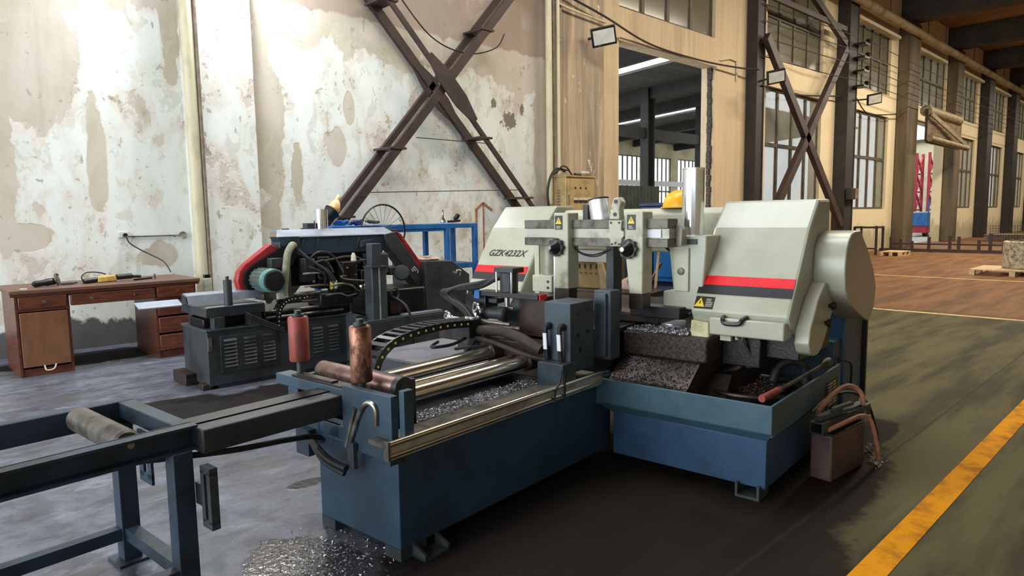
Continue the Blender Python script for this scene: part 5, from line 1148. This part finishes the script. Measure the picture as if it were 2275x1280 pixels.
for (y0, y1, z0, z1) in ((7.35, 7.41, 0, .92), (8.0, 8.06, 0, .9), (7.41, 8.0, .84, .9), (7.41, 8.0, .18, .23)): part('bar', B().box(22.9, 22.96, y0, y1, z0, z1), m_steelcol, fr)
part('bar', B().box(22.96, 23.5, 7.35, 7.41, .84, .9), m_steelcol, fr)
part('bar', B().box(22.96, 23.5, 8.0, 8.06, .84, .9), m_steelcol, fr)
part('bar', B().box(23.5, 23.56, 7.35, 7.41, 0, .9), m_steelcol, fr); part('bar', B().box(23.5, 23.56, 8.0, 8.06, 0, .9), m_steelcol, fr)
gm = thing('rod_mesh', 'upright grid of thin rods standing on the far floor at the right', 'mesh', (33, 5.2, 0))
mb_ = B()
for k in range(26): mb_.box(33.0, 33.02, 4.1 + k * .09, 4.11 + k * .09, 0, .75)
for k in range(7): mb_.box(33.02, 33.03, 4.1, 6.4, .1 + k * .1, .112 + k * .1)
part('grid', mb_, m_steelcol, gm, stuff=True)
mt_ = thing('mesh_stack', 'low pile of dark rod mesh on the far floor beyond the stand', 'mesh pile', (36, 5.6, 0))
for k in range(5): part('layer', B().box(35.2, 37.5, 4.4, 7.0, .02 + k * .06, .05 + k * .06), m_dkpipe, mt_)
# rolled shutter over the far doorway
sh = thing('roller_shutter', 'sagging half-rolled tan shutter over the far doorway', 'shutter', (31.5, 7.9, 3.8))
part('roll', B().cyl((28.8, 7.75, 5.05), (33.3, 7.75, 5.05), .2, 18), m_shut, sh, smooth=True)
for k in range(7):
    z0 = 4.85 - k * .14; yy = 7.72 - .05 * math.sin(k * .5)
    part('slat', B().hexa([(28.75, yy, z0 - .13), (33.4, yy - .02, z0 - .16), (33.4, yy + .02, z0 - .16), (28.75, yy + .04, z0 - .13), (28.75, yy - .03, z0), (33.4, yy - .05, z0 - .03), (33.4, yy + .0, z0 - .03), (28.75, yy + .02, z0)]), m_shut, sh)
part('bottom_bar', B().cyl((28.7, 7.55, 4.02), (33.6, 7.45, 3.92), .11, 12), m_shut, sh, smooth=True)
part('loose_slat', B().bar((28.8, 7.55, 4.9), (33.5, 7.4, 3.98), .05, .16), m_shut, sh)
part('side_chain', B().box(28.72, 28.80, 7.66, 7.74, 3.95, 5.1), m_steelcol, sh)
# the yard beyond the doorway
tw = thing('lattice_tower', 'red lattice crane mast in the yard beyond the shutter doorway', 'mast', (41.4, 11, 0))
def strut(p, q, r=.05): part('strut', B().bar(p, q, r * 1.6, r * 1.6), m_redtw, tw)
for (dx, dy) in ((-.55, -.3), (.55, -.3), (-.55, .3), (.55, .3)): strut((41.4 + dx, 11 + dy, 1.3), (41.4 + dx, 11 + dy, 4.4), .07)
for k in range(3):
    z0 = 1.4 + k * .95
    for dy in (-.3, .3):
        strut((40.85, 11 + dy, z0), (41.95, 11 + dy, z0 + .95)); strut((41.95, 11 + dy, z0), (40.85, 11 + dy, z0 + .95)); strut((40.85, 11 + dy, z0), (41.95, 11 + dy, z0))
bw = thing('blue_skip', 'blue steel trailer with rails under the red mast in the yard', 'trailer', (41.3, 10.9, 0))
part('body', B().box(39.9, 43.0, 10.4, 11.5, .55, 1.25), m_bluet, bw, bevel=.03)
for x in (40.0, 40.7, 41.4, 42.1, 42.8): part('upright', B().box(x, x + .06, 10.4, 10.46, 1.25, 1.9), m_bluet, bw)
part('hand_rail', B().box(39.9, 43.0, 10.4, 10.46, 1.86, 1.93), m_bluet, bw)
part('underframe', B().box(40.0, 42.9, 10.5, 11.4, .2, .55), m_redtw, bw)
for x in (40.5, 42.3): part('wheel', B().lathe([(.2, 0), (.3, .02), (.3, .18), (.2, .2)], (x, 10.55, .3), (0, 1, 0), 18), m_rub, bw, smooth=True)
pw = thing('yard_shed', 'pale plain shed wall in the yard right of the red mast', 'shed', (46, 11.5, 0))
part('wall', B().box(43.8, 49, 10.6, 12.4, 0, 5.2), m_awall, pw)
part('roof', B().box(43.6, 49.2, 10.4, 12.6, 5.2, 5.35), m_aroof, pw)
